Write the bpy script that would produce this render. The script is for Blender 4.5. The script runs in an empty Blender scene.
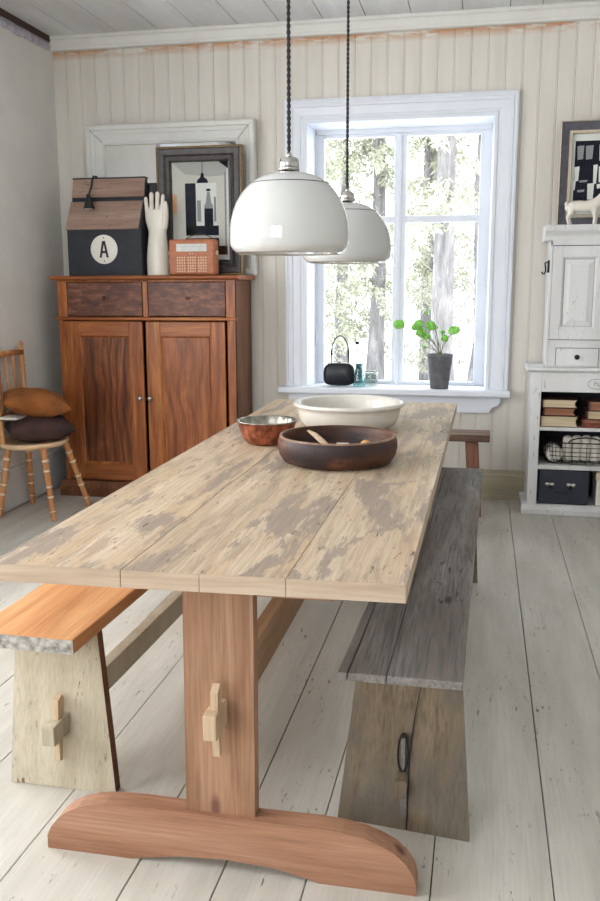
import bpy, bmesh, math, random
from mathutils import Vector, Matrix, Euler, noise
random.seed(7)
sc = bpy.context.scene
C = sc.collection
PI = math.pi

# ---------------------------------------------------------------- camera
cam_d = bpy.data.cameras.new('camera'); cam = bpy.data.objects.new('camera', cam_d); C.objects.link(cam)
YAW, PITCH, ROLL = .20217, .18511, -.00284
fwd = Vector((-math.sin(YAW)*math.cos(PITCH), math.cos(YAW)*math.cos(PITCH), -math.sin(PITCH)))
rgt = fwd.cross(Vector((0, 0, 1))).normalized(); upv = rgt.cross(fwd)
r2 = math.cos(ROLL)*rgt + math.sin(ROLL)*upv; u2 = -math.sin(ROLL)*rgt + math.cos(ROLL)*upv
m = Matrix((r2, u2, -fwd)).transposed().to_4x4(); m.translation = (0, 0, 1.35)
cam.matrix_world = m
cam_d.sensor_fit = 'VERTICAL'; cam_d.sensor_height = 24; cam_d.sensor_width = 16; cam_d.lens = 24*880/901
cam_d.clip_start = .05
sc.camera = cam

# ---------------------------------------------------------------- world, lights, exposure
w = bpy.data.worlds.new('world'); sc.world = w; w.use_nodes = True
bg = w.node_tree.nodes['Background']; bg.inputs[0].default_value = (.96, .985, 1, 1); bg.inputs[1].default_value = 5.0
sc.view_settings.view_transform = 'Standard'; sc.view_settings.look = 'None'
sc.view_settings.exposure = .3; sc.view_settings.gamma = 1; sc.view_settings.use_curve_mapping = False
def area(name, loc, rot, sx, sy, power, col=(1, 1, 1)):
    l = bpy.data.lights.new(name, 'AREA'); l.shape = 'RECTANGLE'; l.size = sx; l.size_y = sy; l.energy = power; l.color = col
    o = bpy.data.objects.new(name, l); C.objects.link(o); o.location = loc; o.rotation_euler = rot
    return o
# daylight standing in the window openings (outside the panes)
area('daylight_window_left', (-3.12, .95, 1.65), (0, -PI/2, 0), 1.7, 1.2, 54, (1, .985, .96))
area('daylight_window_left_rear', (-3.12, 2.95, 1.65), (0, -PI/2, 0), 1.7, 1.2, 56, (1, .985, .965))
area('daylight_window_front', (-1.6, -1.95, 1.7), (PI/2, 0, 0), 1.8, 1.6, 42, (1, .985, .965))

# ---------------------------------------------------------------- mesh helpers
class MB:
    """collects geometry for ONE mesh object"""
    def __init__(s): s.v = []; s.f = []; s.m = []; s.sm = []
    def add(s, vs, fs, mat=0, smooth=False):
        n = len(s.v); s.v += [tuple(v) for v in vs]
        for f in fs: s.f.append(tuple(i+n for i in f)); s.m.append(mat); s.sm.append(smooth)
        return s
    def box(s, x0, x1, y0, y1, z0, z1, mat=0, M=None):
        vs = [Vector((x, y, z)) for z in (z0, z1) for y in (y0, y1) for x in (x0, x1)]
        if M: vs = [M @ v for v in vs]
        return s.add(vs, [(0, 2, 3, 1), (4, 5, 7, 6), (0, 1, 5, 4), (2, 6, 7, 3), (0, 4, 6, 2), (1, 3, 7, 5)], mat)
    def prism(s, poly, axis, a, b, mat=0, smooth=False, M=None):
        """poly 2D; axis 'x': poly=(y,z); 'y': poly=(x,z); 'z': poly=(x,y)"""
        def P(p, t):
            v = {'x': (t, p[0], p[1]), 'y': (p[0], t, p[1]), 'z': (p[0], p[1], t)}[axis]
            return M @ Vector(v) if M else v
        n = len(poly)
        area2 = sum(poly[i][0]*poly[(i+1) % n][1]-poly[(i+1) % n][0]*poly[i][1] for i in range(n))
        if (area2 < 0) != (axis == 'y'): poly = poly[::-1]
        vs = [P(p, a) for p in poly]+[P(p, b) for p in poly]
        if a > b: vs = [P(p, b) for p in poly]+[P(p, a) for p in poly]
        s.add(vs, [tuple(range(n))[::-1], tuple(range(n, 2*n))], mat)
        s.add(vs, [(i, (i+1) % n, n+(i+1) % n, n+i) for i in range(n)], mat, smooth)
        return s
    def lathe(s, prof, c=(0, 0, 0), seg=40, mat=0, M=None, sx=1, sy=1, mats=None):
        vs = []
        for r, z in prof:
            for k in range(seg):
                a = 2*PI*k/seg; v = Vector((c[0]+r*math.cos(a)*sx, c[1]+r*math.sin(a)*sy, c[2]+z))
                vs.append(M @ v if M else v)
        n0 = len(s.v); s.v += [tuple(v) for v in vs]
        for i in range(len(prof)-1):
            mm = mats[i] if mats else mat
            for k in range(seg):
                k2 = (k+1) % seg
                s.f.append((n0+i*seg+k, n0+i*seg+k2, n0+(i+1)*seg+k2, n0+(i+1)*seg+k)); s.m.append(mm); s.sm.append(True)
        for i, rev in ((0, True), (len(prof)-1, False)):
            if prof[i][0] > 1e-5:
                f = tuple(n0+i*seg+k for k in range(seg)); s.f.append(f[::-1] if rev else f); s.m.append(mats[min(i, len(mats)-1)] if mats else mat); s.sm.append(False)
        return s
    def tube(s, pts, r, seg=10, mat=0, closed=False, rs=None, flat=1.0):
        pts = [Vector(p) for p in pts]; n = len(pts); vs = []; prev = None
        for i, p in enumerate(pts):
            if closed: t = pts[(i+1) % n]-pts[i-1]
            else: t = pts[min(i+1, n-1)]-pts[max(i-1, 0)]
            t = t.normalized() if t.length > 1e-9 else Vector((0, 0, 1))
            if prev is None:
                u = t.cross(Vector((0, 0, 1)) if abs(t.z) < .9 else Vector((0, 1, 0))).normalized()
            else:
                u = (prev-t*prev.dot(t)).normalized()
            prev = u; q = t.cross(u); rr = rs[i] if rs else r
            for k in range(seg):
                a = 2*PI*k/seg; vs.append(p+u*rr*math.cos(a)+q*rr*flat*math.sin(a))
        fs = [(i*seg+k, i*seg+(k+1) % seg, (i+1)*seg+(k+1) % seg, (i+1)*seg+k) for i in range(n-1) for k in range(seg)]
        if closed: fs += [((n-1)*seg+k, (n-1)*seg+(k+1) % seg, (k+1) % seg, k) for k in range(seg)]
        n0 = len(s.v); s.add(vs, fs, mat, True)
        if not closed:
            s.f.append(tuple(n0+k for k in range(seg))[::-1]); s.m.append(mat); s.sm.append(False)
            s.f.append(tuple(n0+(n-1)*seg+k for k in range(seg))); s.m.append(mat); s.sm.append(False)
        return s
    def ball(s, c, rx, ry, rz, seg=16, ring=10, mat=0, M=None):
        prof = [(max(math.sin(PI*i/ring), 1e-6), -math.cos(PI*i/ring)) for i in range(ring+1)]
        vs = []
        for rr, z in prof:
            for k in range(seg):
                a = 2*PI*k/seg; v = Vector((rr*math.cos(a)*rx, rr*math.sin(a)*ry, z*rz))
                if M: v = M @ v
                vs.append(v+Vector(c))
        fs = [(i*seg+k, i*seg+(k+1) % seg, (i+1)*seg+(k+1) % seg, (i+1)*seg+k) for i in range(ring) for k in range(seg)]
        return s.add(vs, fs, mat, True)
    def build(s, name, mats, parent=None, bevel=0, world=True, smooth=False, seg=2, weld=False):
        me = bpy.data.meshes.new(name)
        off = Vector((0, 0, 0))
        if parent is not None and world:
            p = parent
            while p is not None: off += Vector(p.location); p = p.parent
        me.from_pydata([tuple(Vector(v)-off) for v in s.v], [], s.f)
        if not isinstance(mats, (list, tuple)): mats = [mats]
        for mt in mats: me.materials.append(mt)
        for p, mi, smo in zip(me.polygons, s.m, s.sm):
            p.material_index = mi; p.use_smooth = smo or smooth
        if weld:
            b = bmesh.new(); b.from_mesh(me); bmesh.ops.remove_doubles(b, verts=b.verts, dist=1e-4)
            bmesh.ops.recalc_face_normals(b, faces=b.faces); b.to_mesh(me); b.free()
        me.update()
        o = bpy.data.objects.new(name, me); C.objects.link(o)
        if parent is not None: o.parent = parent
        if bevel:
            bv = o.modifiers.new('bevel', 'BEVEL'); bv.width = bevel; bv.segments = seg; bv.limit_method = 'ANGLE'; bv.angle_limit = math.radians(40)
        return o
def thing(name, label, cat, loc=(0, 0, 0), rotz=0, group=None):
    o = bpy.data.objects.new(name, None); C.objects.link(o); o.empty_display_size = .05
    o.location = loc; o.rotation_euler = (0, 0, rotz); o['label'] = label; o['category'] = cat
    if group: o['group'] = group
    return o
def tag(o, label, cat, group=None):
    o['label'] = label; o['category'] = cat
    if group: o['group'] = group
    return o
def struct(o): o['kind'] = 'structure'; return o
def text_mesh(name, body, size, mat, parent, loc, rot, depth=.001):
    cu = bpy.data.curves.new(name, 'FONT'); cu.body = body; cu.size = size; cu.extrude = depth; cu.align_x = 'CENTER'; cu.align_y = 'CENTER'
    t_ = bpy.data.objects.new(name+'_curve', cu); me = bpy.data.meshes.new_from_object(t_); bpy.data.objects.remove(t_); me.materials.clear(); me.materials.append(mat)
    o = bpy.data.objects.new(name, me); C.objects.link(o)
    o.parent = parent; o.location = Vector(loc); o.rotation_euler = rot
    return o

# ---------------------------------------------------------------- materials
def lin(r, g, b):
    f = lambda c: (c/255/12.92) if c/255 <= .04045 else ((c/255+.055)/1.055)**2.4
    return (f(r), f(g), f(b), 1)
def base(name):
    mt = bpy.data.materials.new(name); mt.use_nodes = True; nt = mt.node_tree
    return mt, nt, nt.nodes['Principled BSDF']
def nd(nt, typ, **kw):
    n = nt.nodes.new(typ)
    for k, v in kw.items(): setattr(n, k, v)
    return n
def coords(nt, scale, loc=(0, 0, 0), rot=(0, 0, 0)):
    tc = nd(nt, 'ShaderNodeTexCoord'); mp = nd(nt, 'ShaderNodeMapping')
    mp.inputs['Scale'].default_value = scale; mp.inputs['Location'].default_value = loc; mp.inputs['Rotation'].default_value = rot
    nt.links.new(tc.outputs['Object'], mp.inputs['Vector']); return mp.outputs['Vector']
def noisen(nt, vec, scale=1, detail=3, rough=.55, dist=0):
    n = nd(nt, 'ShaderNodeTexNoise'); n.inputs['Scale'].default_value = scale; n.inputs['Detail'].default_value = detail
    n.inputs['Roughness'].default_value = rough; n.inputs['Distortion'].default_value = dist
    nt.links.new(vec, n.inputs['Vector']); return n.outputs['Fac']
def ramp(nt, fac, stops):
    r = nd(nt, 'ShaderNodeValToRGB'); el = r.color_ramp.elements
    while len(el) < len(stops): el.new(.5)
    for e, (p, c) in zip(el, stops): e.position = p; e.color = c if len(c) == 4 else (*c, 1)
    nt.links.new(fac, r.inputs['Fac']); return r.outputs['Color']
def bw(a, b): return [(a, (0, 0, 0, 1)), (b, (1, 1, 1, 1))]
def mix(nt, fac, a, b, mode='MIX'):
    n = nd(nt, 'ShaderNodeMix', data_type='RGBA', blend_type=mode)
    for val, idx in ((fac, 0), (a, 6), (b, 7)):
        if isinstance(val, (int, float)): n.inputs[idx].default_value = val
        elif isinstance(val, (tuple, list)): n.inputs[idx].default_value = val
        else: nt.links.new(val, n.inputs[idx])
    return n.outputs[2]
def bumpn(nt, bsdf, h, strength, dist=.01):
    b = nd(nt, 'ShaderNodeBump'); b.inputs['Strength'].default_value = strength; b.inputs['Distance'].default_value = dist
    nt.links.new(h, b.inputs['Height']); nt.links.new(b.outputs['Normal'], bsdf.inputs['Normal'])
def AX(axis, along, across): return tuple(along if a == axis else across for a in 'xyz')
def plain(name, col, rough=.5, metal=0, bump=0, bscale=60, var=0, spec=.5, coat=0):
    mt, nt, b = base(name)
    b.inputs['Roughness'].default_value = rough; b.inputs['Metallic'].default_value = metal
    b.inputs['Specular IOR Level'].default_value = spec; b.inputs['Coat Weight'].default_value = coat
    v = coords(nt, (1, 1, 1)); n = noisen(nt, v, bscale, 4)
    dark = tuple(c*(1-var) for c in col[:3])+(1,); lite = tuple(min(1, c*(1+var)) for c in col[:3])+(1,)
    nt.links.new(ramp(nt, n, [(.35, dark), (.65, lite)]), b.inputs['Base Color'])
    if bump: bumpn(nt, b, n, bump, .004)
    return mt
def wood(name, cols, axis='y', rough=.6, fine=.25, patch=None, knots=None, bump=.25, figure=0, seed=0, spec=.3, chips=None, along=1.3, across=13, ppos=(.48, .56), pmix=.35):
    """cols: 3 colours of the grain. patch: (colour, across, along). knots: colour. chips: colour of scratches"""
    mt, nt, b = base(name); b.inputs['Roughness'].default_value = rough; b.inputs['Specular IOR Level'].default_value = spec
    L = (seed*3.7, seed*1.9, seed*2.3)
    v1 = coords(nt, AX(axis, along, across), L)
    n1 = noisen(nt, v1, 1, 5, .6, .5+figure)
    col = ramp(nt, n1, [(.3, cols[0]), (.5, cols[1]), (.7, cols[2])])
    if figure:
        wv = nd(nt, 'ShaderNodeTexWave', wave_type='BANDS', bands_direction={'x': 'Z', 'y': 'X', 'z': 'X'}[axis])
        nt.links.new(coords(nt, AX(axis, 1.5, 3.2), L), wv.inputs['Vector'])
        wv.inputs['Scale'].default_value = 1.5; wv.inputs['Distortion'].default_value = 14; wv.inputs['Detail'].default_value = 1.5; wv.inputs['Detail Scale'].default_value = .7
        k = ramp(nt, wv.outputs['Fac'], [(.0, (0, 0, 0, 1)), (.55, (1, 1, 1, 1))])
        col = mix(nt, min(1, figure*.45), col, mix(nt, 1, col, mix(nt, k, (.45, .40, .38, 1), (1, 1, 1, 1)), 'MULTIPLY'))
    big = noisen(nt, coords(nt, AX(axis, .7, 4), (L[0]+5, L[1], L[2])), 1, 2)
    col = mix(nt, 1, col, ramp(nt, big, [(.3, (.82, .80, .78, 1)), (.7, (1.0, 1.0, 1.0, 1))]), 'MULTIPLY')
    nf = noisen(nt, coords(nt, AX(axis, 5, 150), L), 1, 3, .6)
    col = mix(nt, 1, col, ramp(nt, nf, [(.3, (1-fine*1.6,)*3+(1,)), (.62, (1, 1, 1, 1))]), 'MULTIPLY')
    if patch:
        for pi, pc in enumerate(patch if isinstance(patch, list) else [patch]):
            pn = noisen(nt, coords(nt, AX(axis, pc[2], pc[1]), (L[0]+pi*7.3+2, L[1]+1, L[2])), 1, 6, .62, .3)
            pf = mix(nt, pmix, pn, nf)
            f = ramp(nt, pf, bw(*ppos))
            if len(pc) > 3: f = mix(nt, 1, f, (pc[3],)*3+(1,), 'MULTIPLY')
            col = mix(nt, f, col, mix(nt, 1, pc[0], ramp(nt, nf, [(.3, (.8, .8, .8, 1)), (.65, (1.05, 1.05, 1.05, 1))]), 'MULTIPLY'))
    if knots:
        vo = nd(nt, 'ShaderNodeTexVoronoi'); vo.inputs['Scale'].default_value = 1
        nt.links.new(coords(nt, AX(axis, 3.0, 7.5), (L[0], L[1]+.5, L[2]+.3)), vo.inputs['Vector'])
        kf = ramp(nt, vo.outputs['Distance'], [(.06, (.9, .9, .9, 1)), (.13, (0, 0, 0, 1))])
        col = mix(nt, kf, col, knots)
    if chips:
        cn = noisen(nt, coords(nt, AX(axis, 14, 75), (L[0]+9, L[1], L[2])), 1, 4, .7)
        cm = noisen(nt, coords(nt, AX(axis, 2.0, 6.0), (L[0]+4, L[1], L[2])), 1, 2)
        f = mix(nt, 1, ramp(nt, cn, bw(.61, .66)), ramp(nt, cm, bw(.46, .60)), 'MULTIPLY')
        col = mix(nt, f, col, chips)
    nt.links.new(col, b.inputs['Base Color'])
    hh = mix(nt, .5, n1, nf)
    if bump: bumpn(nt, b, hh, bump, .004)
    return mt
M = {}
M['floor'] = wood('painted_floor', (lin(196, 194, 186), lin(208, 206, 198), lin(216, 213, 206)), 'y', .42, .08, chips=lin(104, 92, 82), bump=.25, spec=.4, patch=(lin(182, 176, 165), 5, 1.2, .65), ppos=(.50, .62))
M['ceiling'] = wood('painted_ceiling', (lin(218, 220, 222), lin(225, 227, 229), lin(230, 231, 233)), 'y', .6, .04, bump=.08)
M['white'] = plain('white_gloss_paint', lin(222, 227, 236), .35, var=.02, bscale=8)
M['pearl'] = wood('worn_white_paint', (lin(220, 223, 225), lin(225, 227, 229), lin(229, 231, 232)), 'z', .5, .02, chips=lin(150, 142, 132), bump=.08)
M['trimw'] = plain('off_white_trim_paint', lin(216, 216, 212), .5, var=.03, bscale=9)
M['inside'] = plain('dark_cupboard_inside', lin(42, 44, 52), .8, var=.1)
M['plaster'] = plain('pale_wall_paint', lin(222, 221, 217), .85, var=.03, bscale=5, bump=.05)
M['black'] = plain('black_paint', lin(28, 29, 32), .5, var=.1, bscale=20)
M['chrome'] = plain('chrome', lin(186, 184, 182), .2, 1)
M['iron'] = plain('dark_iron', lin(40, 36, 34), .55, .6, var=.2)
M['trimrough'] = plain('rough_torn_plaster', lin(178, 174, 186), .9, var=.22, bscale=25, bump=.8)
M['darkwoodtrim'] = plain('dark_brown_wood', lin(62, 42, 34), .7, var=.2, bscale=14)
# beadboard with a rust-brown stain band right under the cornice
mt, nt, b = base('beadboard_paint'); b.inputs['Roughness'].default_value = .55
n = noisen(nt, coords(nt, (12, 12, 1.2)), 1, 3)
col = ramp(nt, n, [(.3, lin(208, 203, 194)), (.7, lin(219, 215, 207))])
tc = nd(nt, 'ShaderNodeTexCoord'); sx = nd(nt, 'ShaderNodeSeparateXYZ'); nt.links.new(tc.outputs['Object'], sx.inputs[0])
zr = ramp(nt, sx.outputs['Z'], [(0, (0, 0, 0, 1)), (1, (0, 0, 0, 1))])
mr = nd(nt, 'ShaderNodeMapRange'); mr.inputs['From Min'].default_value = 2.79; mr.inputs['From Max'].default_value = 2.845
nt.links.new(sx.outputs['Z'], mr.inputs['Value'])
n2 = noisen(nt, coords(nt, (5, 1, 22)), 1, 5, .7)
f = mix(nt, 1, mr.outputs[0], ramp(nt, n2, bw(.40, .50)), 'MULTIPLY')
col = mix(nt, f, col, lin(188, 140, 102))
nt.links.new(col, b.inputs['Base Color']); M['bead'] = mt
M['baseb'] = wood('cream_baseboard_paint', (lin(186, 178, 154), lin(196, 188, 164), lin(204, 196, 174)), 'x', .5, .08)
for k_, (sd_, pp_, ac_, al_) in enumerate(((2, (.555, .570), 9, 1.9), (21, (.545, .56), 8, 1.5), (33, (.535, .55), 7.5, 1.9), (47, (.53, .545), 6.5, 2.0))):
    M['table%d' % k_] = wood('worn_table_plank_%d' % k_, (lin(196, 172, 144), lin(211, 190, 163), lin(222, 204, 180)), 'y', .55, .2,
                  patch=[(lin(188, 158, 126), 12, .9, .55), (lin(150, 132, 116), 30, 3.2, .5), (lin(152, 137, 124), ac_, al_, .92)], bump=.4, chips=lin(84, 70, 60), seed=sd_, ppos=pp_, pmix=.22, across=18, along=1.0)
M['tableedge'] = wood('pale_pine_table_edge', (lin(180, 158, 136), lin(195, 174, 152), lin(206, 188, 168)), 'x', .6, .08, bump=.15, seed=5, across=30)
M['pine'] = wood('reddish_pine', (lin(150, 110, 84), lin(170, 130, 102), lin(186, 148, 120)), 'z', .6, .18, knots=lin(112, 74, 62), bump=.25, seed=1, figure=.5)
M['pinex'] = wood('reddish_pine_foot', (lin(152, 108, 82), lin(172, 128, 102), lin(188, 146, 120)), 'x', .6, .16, knots=lin(96, 60, 56), bump=.25, seed=8)
M['piney'] = wood('brown_pine_rail', (lin(150, 112, 82), lin(176, 138, 104), lin(190, 156, 122)), 'y', .6, .14, bump=.2, seed=3)
M['pale'] = wood('pale_raw_wood', (lin(190, 164, 134), lin(206, 182, 152), lin(216, 196, 168)), 'z', .65, .12, bump=.3, seed=4)
M['benchseat'] = wood('orange_pine_seat', (lin(190, 126, 78), lin(212, 152, 100), lin(224, 170, 120)), 'y', .5, .14, bump=.15, seed=6)
M['benchend'] = plain('grey_flaking_edge_paint', lin(150, 146, 140), .8, var=.45, bscale=55, bump=.6)
M['benchleg'] = wood('cream_worn_leg_paint', (lin(178, 168, 146), lin(192, 183, 162), lin(200, 192, 174)), 'z', .6, .10, chips=lin(110, 84, 64), bump=.25, seed=9)
M['legedge'] = wood('dark_raw_edge', (lin(96, 62, 44), lin(122, 80, 58), lin(140, 100, 76)), 'z', .8, .2, bump=.3)
M['grey'] = wood('weathered_grey_plank', (lin(120, 117, 115), lin(152, 148, 146), lin(184, 180, 177)), 'y', .8, .34, knots=lin(66, 60, 58), bump=.6, seed=2, chips=lin(68, 62, 60), patch=(lin(120, 110, 104), 12, 1.6, .6))
M['greyleg'] = wood('weathered_brown_leg', (lin(120, 104, 86), lin(144, 128, 106), lin(158, 144, 122)), 'z', .75, .28, bump=.4, seed=11, patch=(lin(104, 98, 92), 6, 3, .7))
M['cabwood'] = wood('orange_brown_oak', (lin(136, 70, 30), lin(176, 100, 46), lin(208, 134, 72)), 'z', .38, .3, bump=.15, figure=.7, seed=3, spec=.5)
M['cabwoodx'] = wood('orange_brown_oak_rail', (lin(136, 72, 32), lin(176, 102, 50), lin(206, 134, 74)), 'x', .38, .3, bump=.15, seed=4, spec=.5)
M['cabpanel'] = wood('figured_dark_panel', (lin(92, 48, 26), lin(140, 78, 42), lin(184, 116, 68)), 'z', .36, .3, bump=.15, figure=2.0, seed=12, spec=.5, across=7)
M['cabpanel2'] = wood('figured_orange_panel', (lin(134, 72, 34), lin(172, 98, 50), lin(200, 128, 74)), 'z', .36, .25, bump=.15, figure=1.3, seed=15, spec=.5, across=7)
M['drawer'] = wood('mottled_purple_brown_drawer', (lin(74, 44, 40), lin(112, 70, 56), lin(158, 106, 82)), 'x', .42, .2, bump=.2, along=14, across=34, seed=5, spec=.4)
M['cabside'] = wood('dull_brown_side', (lin(96, 58, 38), lin(124, 78, 52), lin(146, 98, 68)), 'z', .5, .25, bump=.15, seed=7)
M['chair'] = wood('honey_varnished_beech', (lin(182, 112, 60), lin(212, 146, 90), lin(228, 172, 120)), 'z', .4, .15, bump=.1, seed=1, spec=.5)
M['chairseat'] = wood('pale_worn_seat', (lin(214, 170, 124), lin(234, 198, 156), lin(242, 214, 178)), 'y', .45, .12, bump=.1, seed=2)
M['ringpaint'] = plain('cream_ring_paint', lin(228, 210, 184), .5, var=.1)
def fabric(name, c1, c2, sheen=.6):
    mt, nt, b = base(name); b.inputs['Roughness'].default_value = .85
    b.inputs['Sheen Weight'].default_value = sheen; b.inputs['Sheen Roughness'].default_value = .4; b.inputs['Sheen Tint'].default_value = c2
    n = noisen(nt, coords(nt, (1, 1, 1)), 7, 3, .6, .4)
    nt.links.new(ramp(nt, n, [(.35, c1), (.7, c2)]), b.inputs['Base Color'])
    bumpn(nt, b, noisen(nt, coords(nt, (1, 1, 1)), 300, 2), .15, .002); return mt
M['tan'] = fabric('tan_velvet', lin(112, 62, 22), lin(158, 94, 40), .3)
M['brownv'] = fabric('dark_brown_velvet', lin(44, 28, 26), lin(70, 46, 42), .12)
M['cloth'] = plain('white_linen', lin(222, 218, 210), .9, var=.04, bump=.1)
def glassy(name, col=(.97, .98, .98, 1), refl=.06):
    mt = bpy.data.materials.new(name); mt.use_nodes = True; nt = mt.node_tree
    for n in list(nt.nodes): nt.nodes.remove(n)
    o = nd(nt, 'ShaderNodeOutputMaterial'); t = nd(nt, 'ShaderNodeBsdfTransparent'); t.inputs[0].default_value = col
    g = nd(nt, 'ShaderNodeBsdfGlossy'); g.inputs['Roughness'].default_value = .02
    lw = nd(nt, 'ShaderNodeLayerWeight'); lw.inputs['Blend'].default_value = .25
    mr = nd(nt, 'ShaderNodeMapRange'); mr.inputs['To Min'].default_value = refl*.5; mr.inputs['To Max'].default_value = min(.7, refl*8)
    nt.links.new(lw.outputs['Fresnel'], mr.inputs['Value'])
    mx = nd(nt, 'ShaderNodeMixShader'); nt.links.new(mr.outputs[0], mx.inputs[0]); nt.links.new(t.outputs[0], mx.inputs[1]); nt.links.new(g.outputs[0], mx.inputs[2])
    nt.links.new(mx.outputs[0], o.inputs[0]); return mt
M['pane'] = glassy('window_glass', refl=.003)
M['aqua'] = glassy('pale_blue_glass', (.74, .91, .93, 1), .08)
M['clear'] = glassy('clear_bottle_glass', (.93, .96, .95, 1), .12)
M['jar'] = glassy('clear_jar_glass', (.80, .84, .82, 1), .12)
M['mirror'] = plain('mirror_glass', (.86, .87, .87, 1), .03, 1)
M['opal'] = plain('white_opal_glass', lin(198, 200, 199), .06, var=0, coat=.5)
M['enamel'] = plain('white_glazed_ceramic', lin(208, 204, 196), .22, var=.01, coat=.3)
M['porcelain'] = plain('cream_porcelain', lin(226, 221, 210), .22, var=.02, bscale=6)

# ---------------------------------------------------------------- room shell
XL, XR, YB, YF, ZC = -2.80, 2.3, 5.67, -1.7, 2.93
fl = MB(); random.seed(3)
seams = [-2.85, -2.62, -2.39, -2.13, -1.86, -1.58, -1.32, -1.046, -.757, -.552, -.353, -.07, .204, .445, .71, .98, 1.22, 1.50, 1.76, 2.05, 2.32]
for a, c in zip(seams[:-1], seams[1:]):
    dz = random.uniform(-.0012, 0)
    fl.box(a+.0013, c-.0013, YF-.1, YB+.1, -.03, dz)
fl.box(-2.9, 2.4, YF-.1, YB+.1, -.06, -.012, 1)
struct(fl.build('floor', [M['floor'], M['iron']], bevel=.0022))
ce = MB(); x = -2.85
for c in [-2.58, -2.32, -2.05, -1.8, -1.53, -1.27, -1.0, -.74, -.47, -.17, .10, .28, .553, .82, 1.08, 1.35, 1.62, 1.9, 2.15, 2.4]:
    ce.box(x+.002, c-.002, YF-.1, YB+.1, ZC, ZC+.02); x = c
ce.box(-2.9, 2.4, YF-.1, YB+.1, ZC+.012, ZC+.06, 1)
struct(ce.build('ceiling', [M['ceiling'], M['iron']], bevel=.003))
# back wall: beadboard with a window opening
WX0, WX1, WZ0, WZ1 = -1.11, .035, .70, 2.345
wb = MB(); W_ = .1
def strip(x0, x1, z0, z1):
    g = .006; pts = [(x0, YB+.0045), (x0+g*.4, YB+.001), (x0+g, YB), (x1-g*2.0, YB), (x1-g*1.7, YB+.0025), (x1-g*1.3, YB+.0025), (x1-g*1.0, YB), (x1-g*.4, YB+.001), (x1, YB+.0045)]
    vs = [(px, py, z0) for px, py in pts]+[(px, py, z1) for px, py in pts]; n = len(pts)
    wb.add(vs, [(i, i+1, n+i+1, n+i) for i in range(n-1)])
x = -2.81
while x < 2.35:
    x1 = x+W_
    if x1 <= WX0-.0 or x >= WX1: strip(x, x1, 0, ZC)
    else:
        a, c = x, x1
        strip(x, x1, 0, WZ0-.02); strip(x, x1, WZ1+.02, ZC)
        if x < WX0 < x1: wb.add([(x, YB, WZ0-.02), (WX0, YB, WZ0-.02), (WX0, YB, WZ1+.02), (x, YB, WZ1+.02)], [(0, 1, 2, 3)])
        if x < WX1 < x1: wb.add([(WX1, YB, WZ0-.02), (x1, YB, WZ0-.02), (x1, YB, WZ1+.02), (WX1, YB, WZ1+.02)], [(0, 1, 2, 3)])
    x = x1
for bx in ((-3.0, WX0, 0, ZC+.05), (WX1, 2.5, 0, ZC+.05), (WX0, WX1, 0, WZ0-.03), (WX0, WX1, WZ1, ZC+.05)):
    wb.box(bx[0], bx[1], YB+.008, 6.02, bx[2], bx[3])
struct(wb.build('wall_back', M['bead']))
# left wall with window opening out of frame
wl = MB(); LY0, LY1, LY2, LY3, LZ0, LZ1 = .35, 1.55, 2.35, 3.55, .8, 2.5
for y0, y1, z0, z1 in ((YF-.2, LY0, 0, ZC+.05), (LY1, LY2, 0, ZC+.05), (LY3, YB+.3, 0, ZC+.05), (LY0, LY1, 0, LZ0), (LY0, LY1, LZ1, ZC+.05), (LY2, LY3, 0, LZ0), (LY2, LY3, LZ1, ZC+.05)):
    wl.box(XL-.2, XL, y0, y1, z0, z1)
struct(wl.build('wall_left', M['plaster']))
wr = MB().box(XR, XR+.2, YF-.2, YB+.3, 0, ZC+.05)
struct(wr.build('wall_right', M['plaster']))
wf = MB(); FX0, FX1, FZ0, FZ1 = -2.5, -.7, .9, 2.5
for x0, x1, z0, z1 in ((XL-.2, FX0, 0, ZC+.05), (FX1, XR+.2, 0, ZC+.05), (FX0, FX1, 0, FZ0), (FX0, FX1, FZ1, ZC+.05)):
    wf.box(x0, x1, YF-.2, YF, z0, z1)
struct(wf.build('wall_front', M['plaster']))
# trims
def polyx(name, pts, x0, x1, mt, bevel=0): return struct(MB().prism(pts, 'x', x0, x1).build(name, mt, bevel=bevel))
polyx('trim_1', [(YB+.01, 2.848), (5.635, 2.848), (5.628, 2.856), (5.628, 2.87), (5.61, 2.905), (5.595, 2.912), (5.595, ZC), (YB+.01, ZC)], XL, XR, M['trimw'], .003)
polyx('baseboard_back', [(YB+.01, 0), (5.635, 0), (5.635, .155), (5.642, .165), (5.642, .178), (5.655, .185), (YB+.01, .185)], -2.79, XR, M['baseb'], .002)
# rough torn plaster strip and dark gap at the top of the left wall
rg = MB(); pts_top = []; random.seed(5)
N = 90; vs = []
for i in range(N+1):
    y = -1.6+i*(5.6+1.6)/N; zb = 2.84+.016*noise.noise(Vector((y*7, 0, 0)))+.014*noise.noise(Vector((y*40, 3, 0)))
    for (px, z) in ((XL+.001, zb), (XL+.012+.004*random.random(), zb+.008), (XL+.014+.006*random.random(), 2.86), (XL+.012, 2.893), (XL+.001, 2.895)):
        vs.append((px, y, z))
rg.add(vs, [(i*5+k, i*5+k+1, (i+1)*5+k+1, (i+1)*5+k) for i in range(N) for k in range(4)], 0, True)
struct(rg.build('trim_2', M['trimrough']))
struct(MB().box(XL, XL+.02, YF, 5.6, 2.893, ZC).build('trim_3', M['darkwoodtrim']))
struct(MB().box(XL, XL+.018, YF, 5.63, .012, .26).build('baseboard_left', M['pearl'], bevel=.004))

# ---------------------------------------------------------------- window in the back wall
wt = bpy.data.objects.new('window_1', None); C.objects.link(wt); wt.location = (-.54, YB, .7); struct(wt)
SY = 5.87
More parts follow.
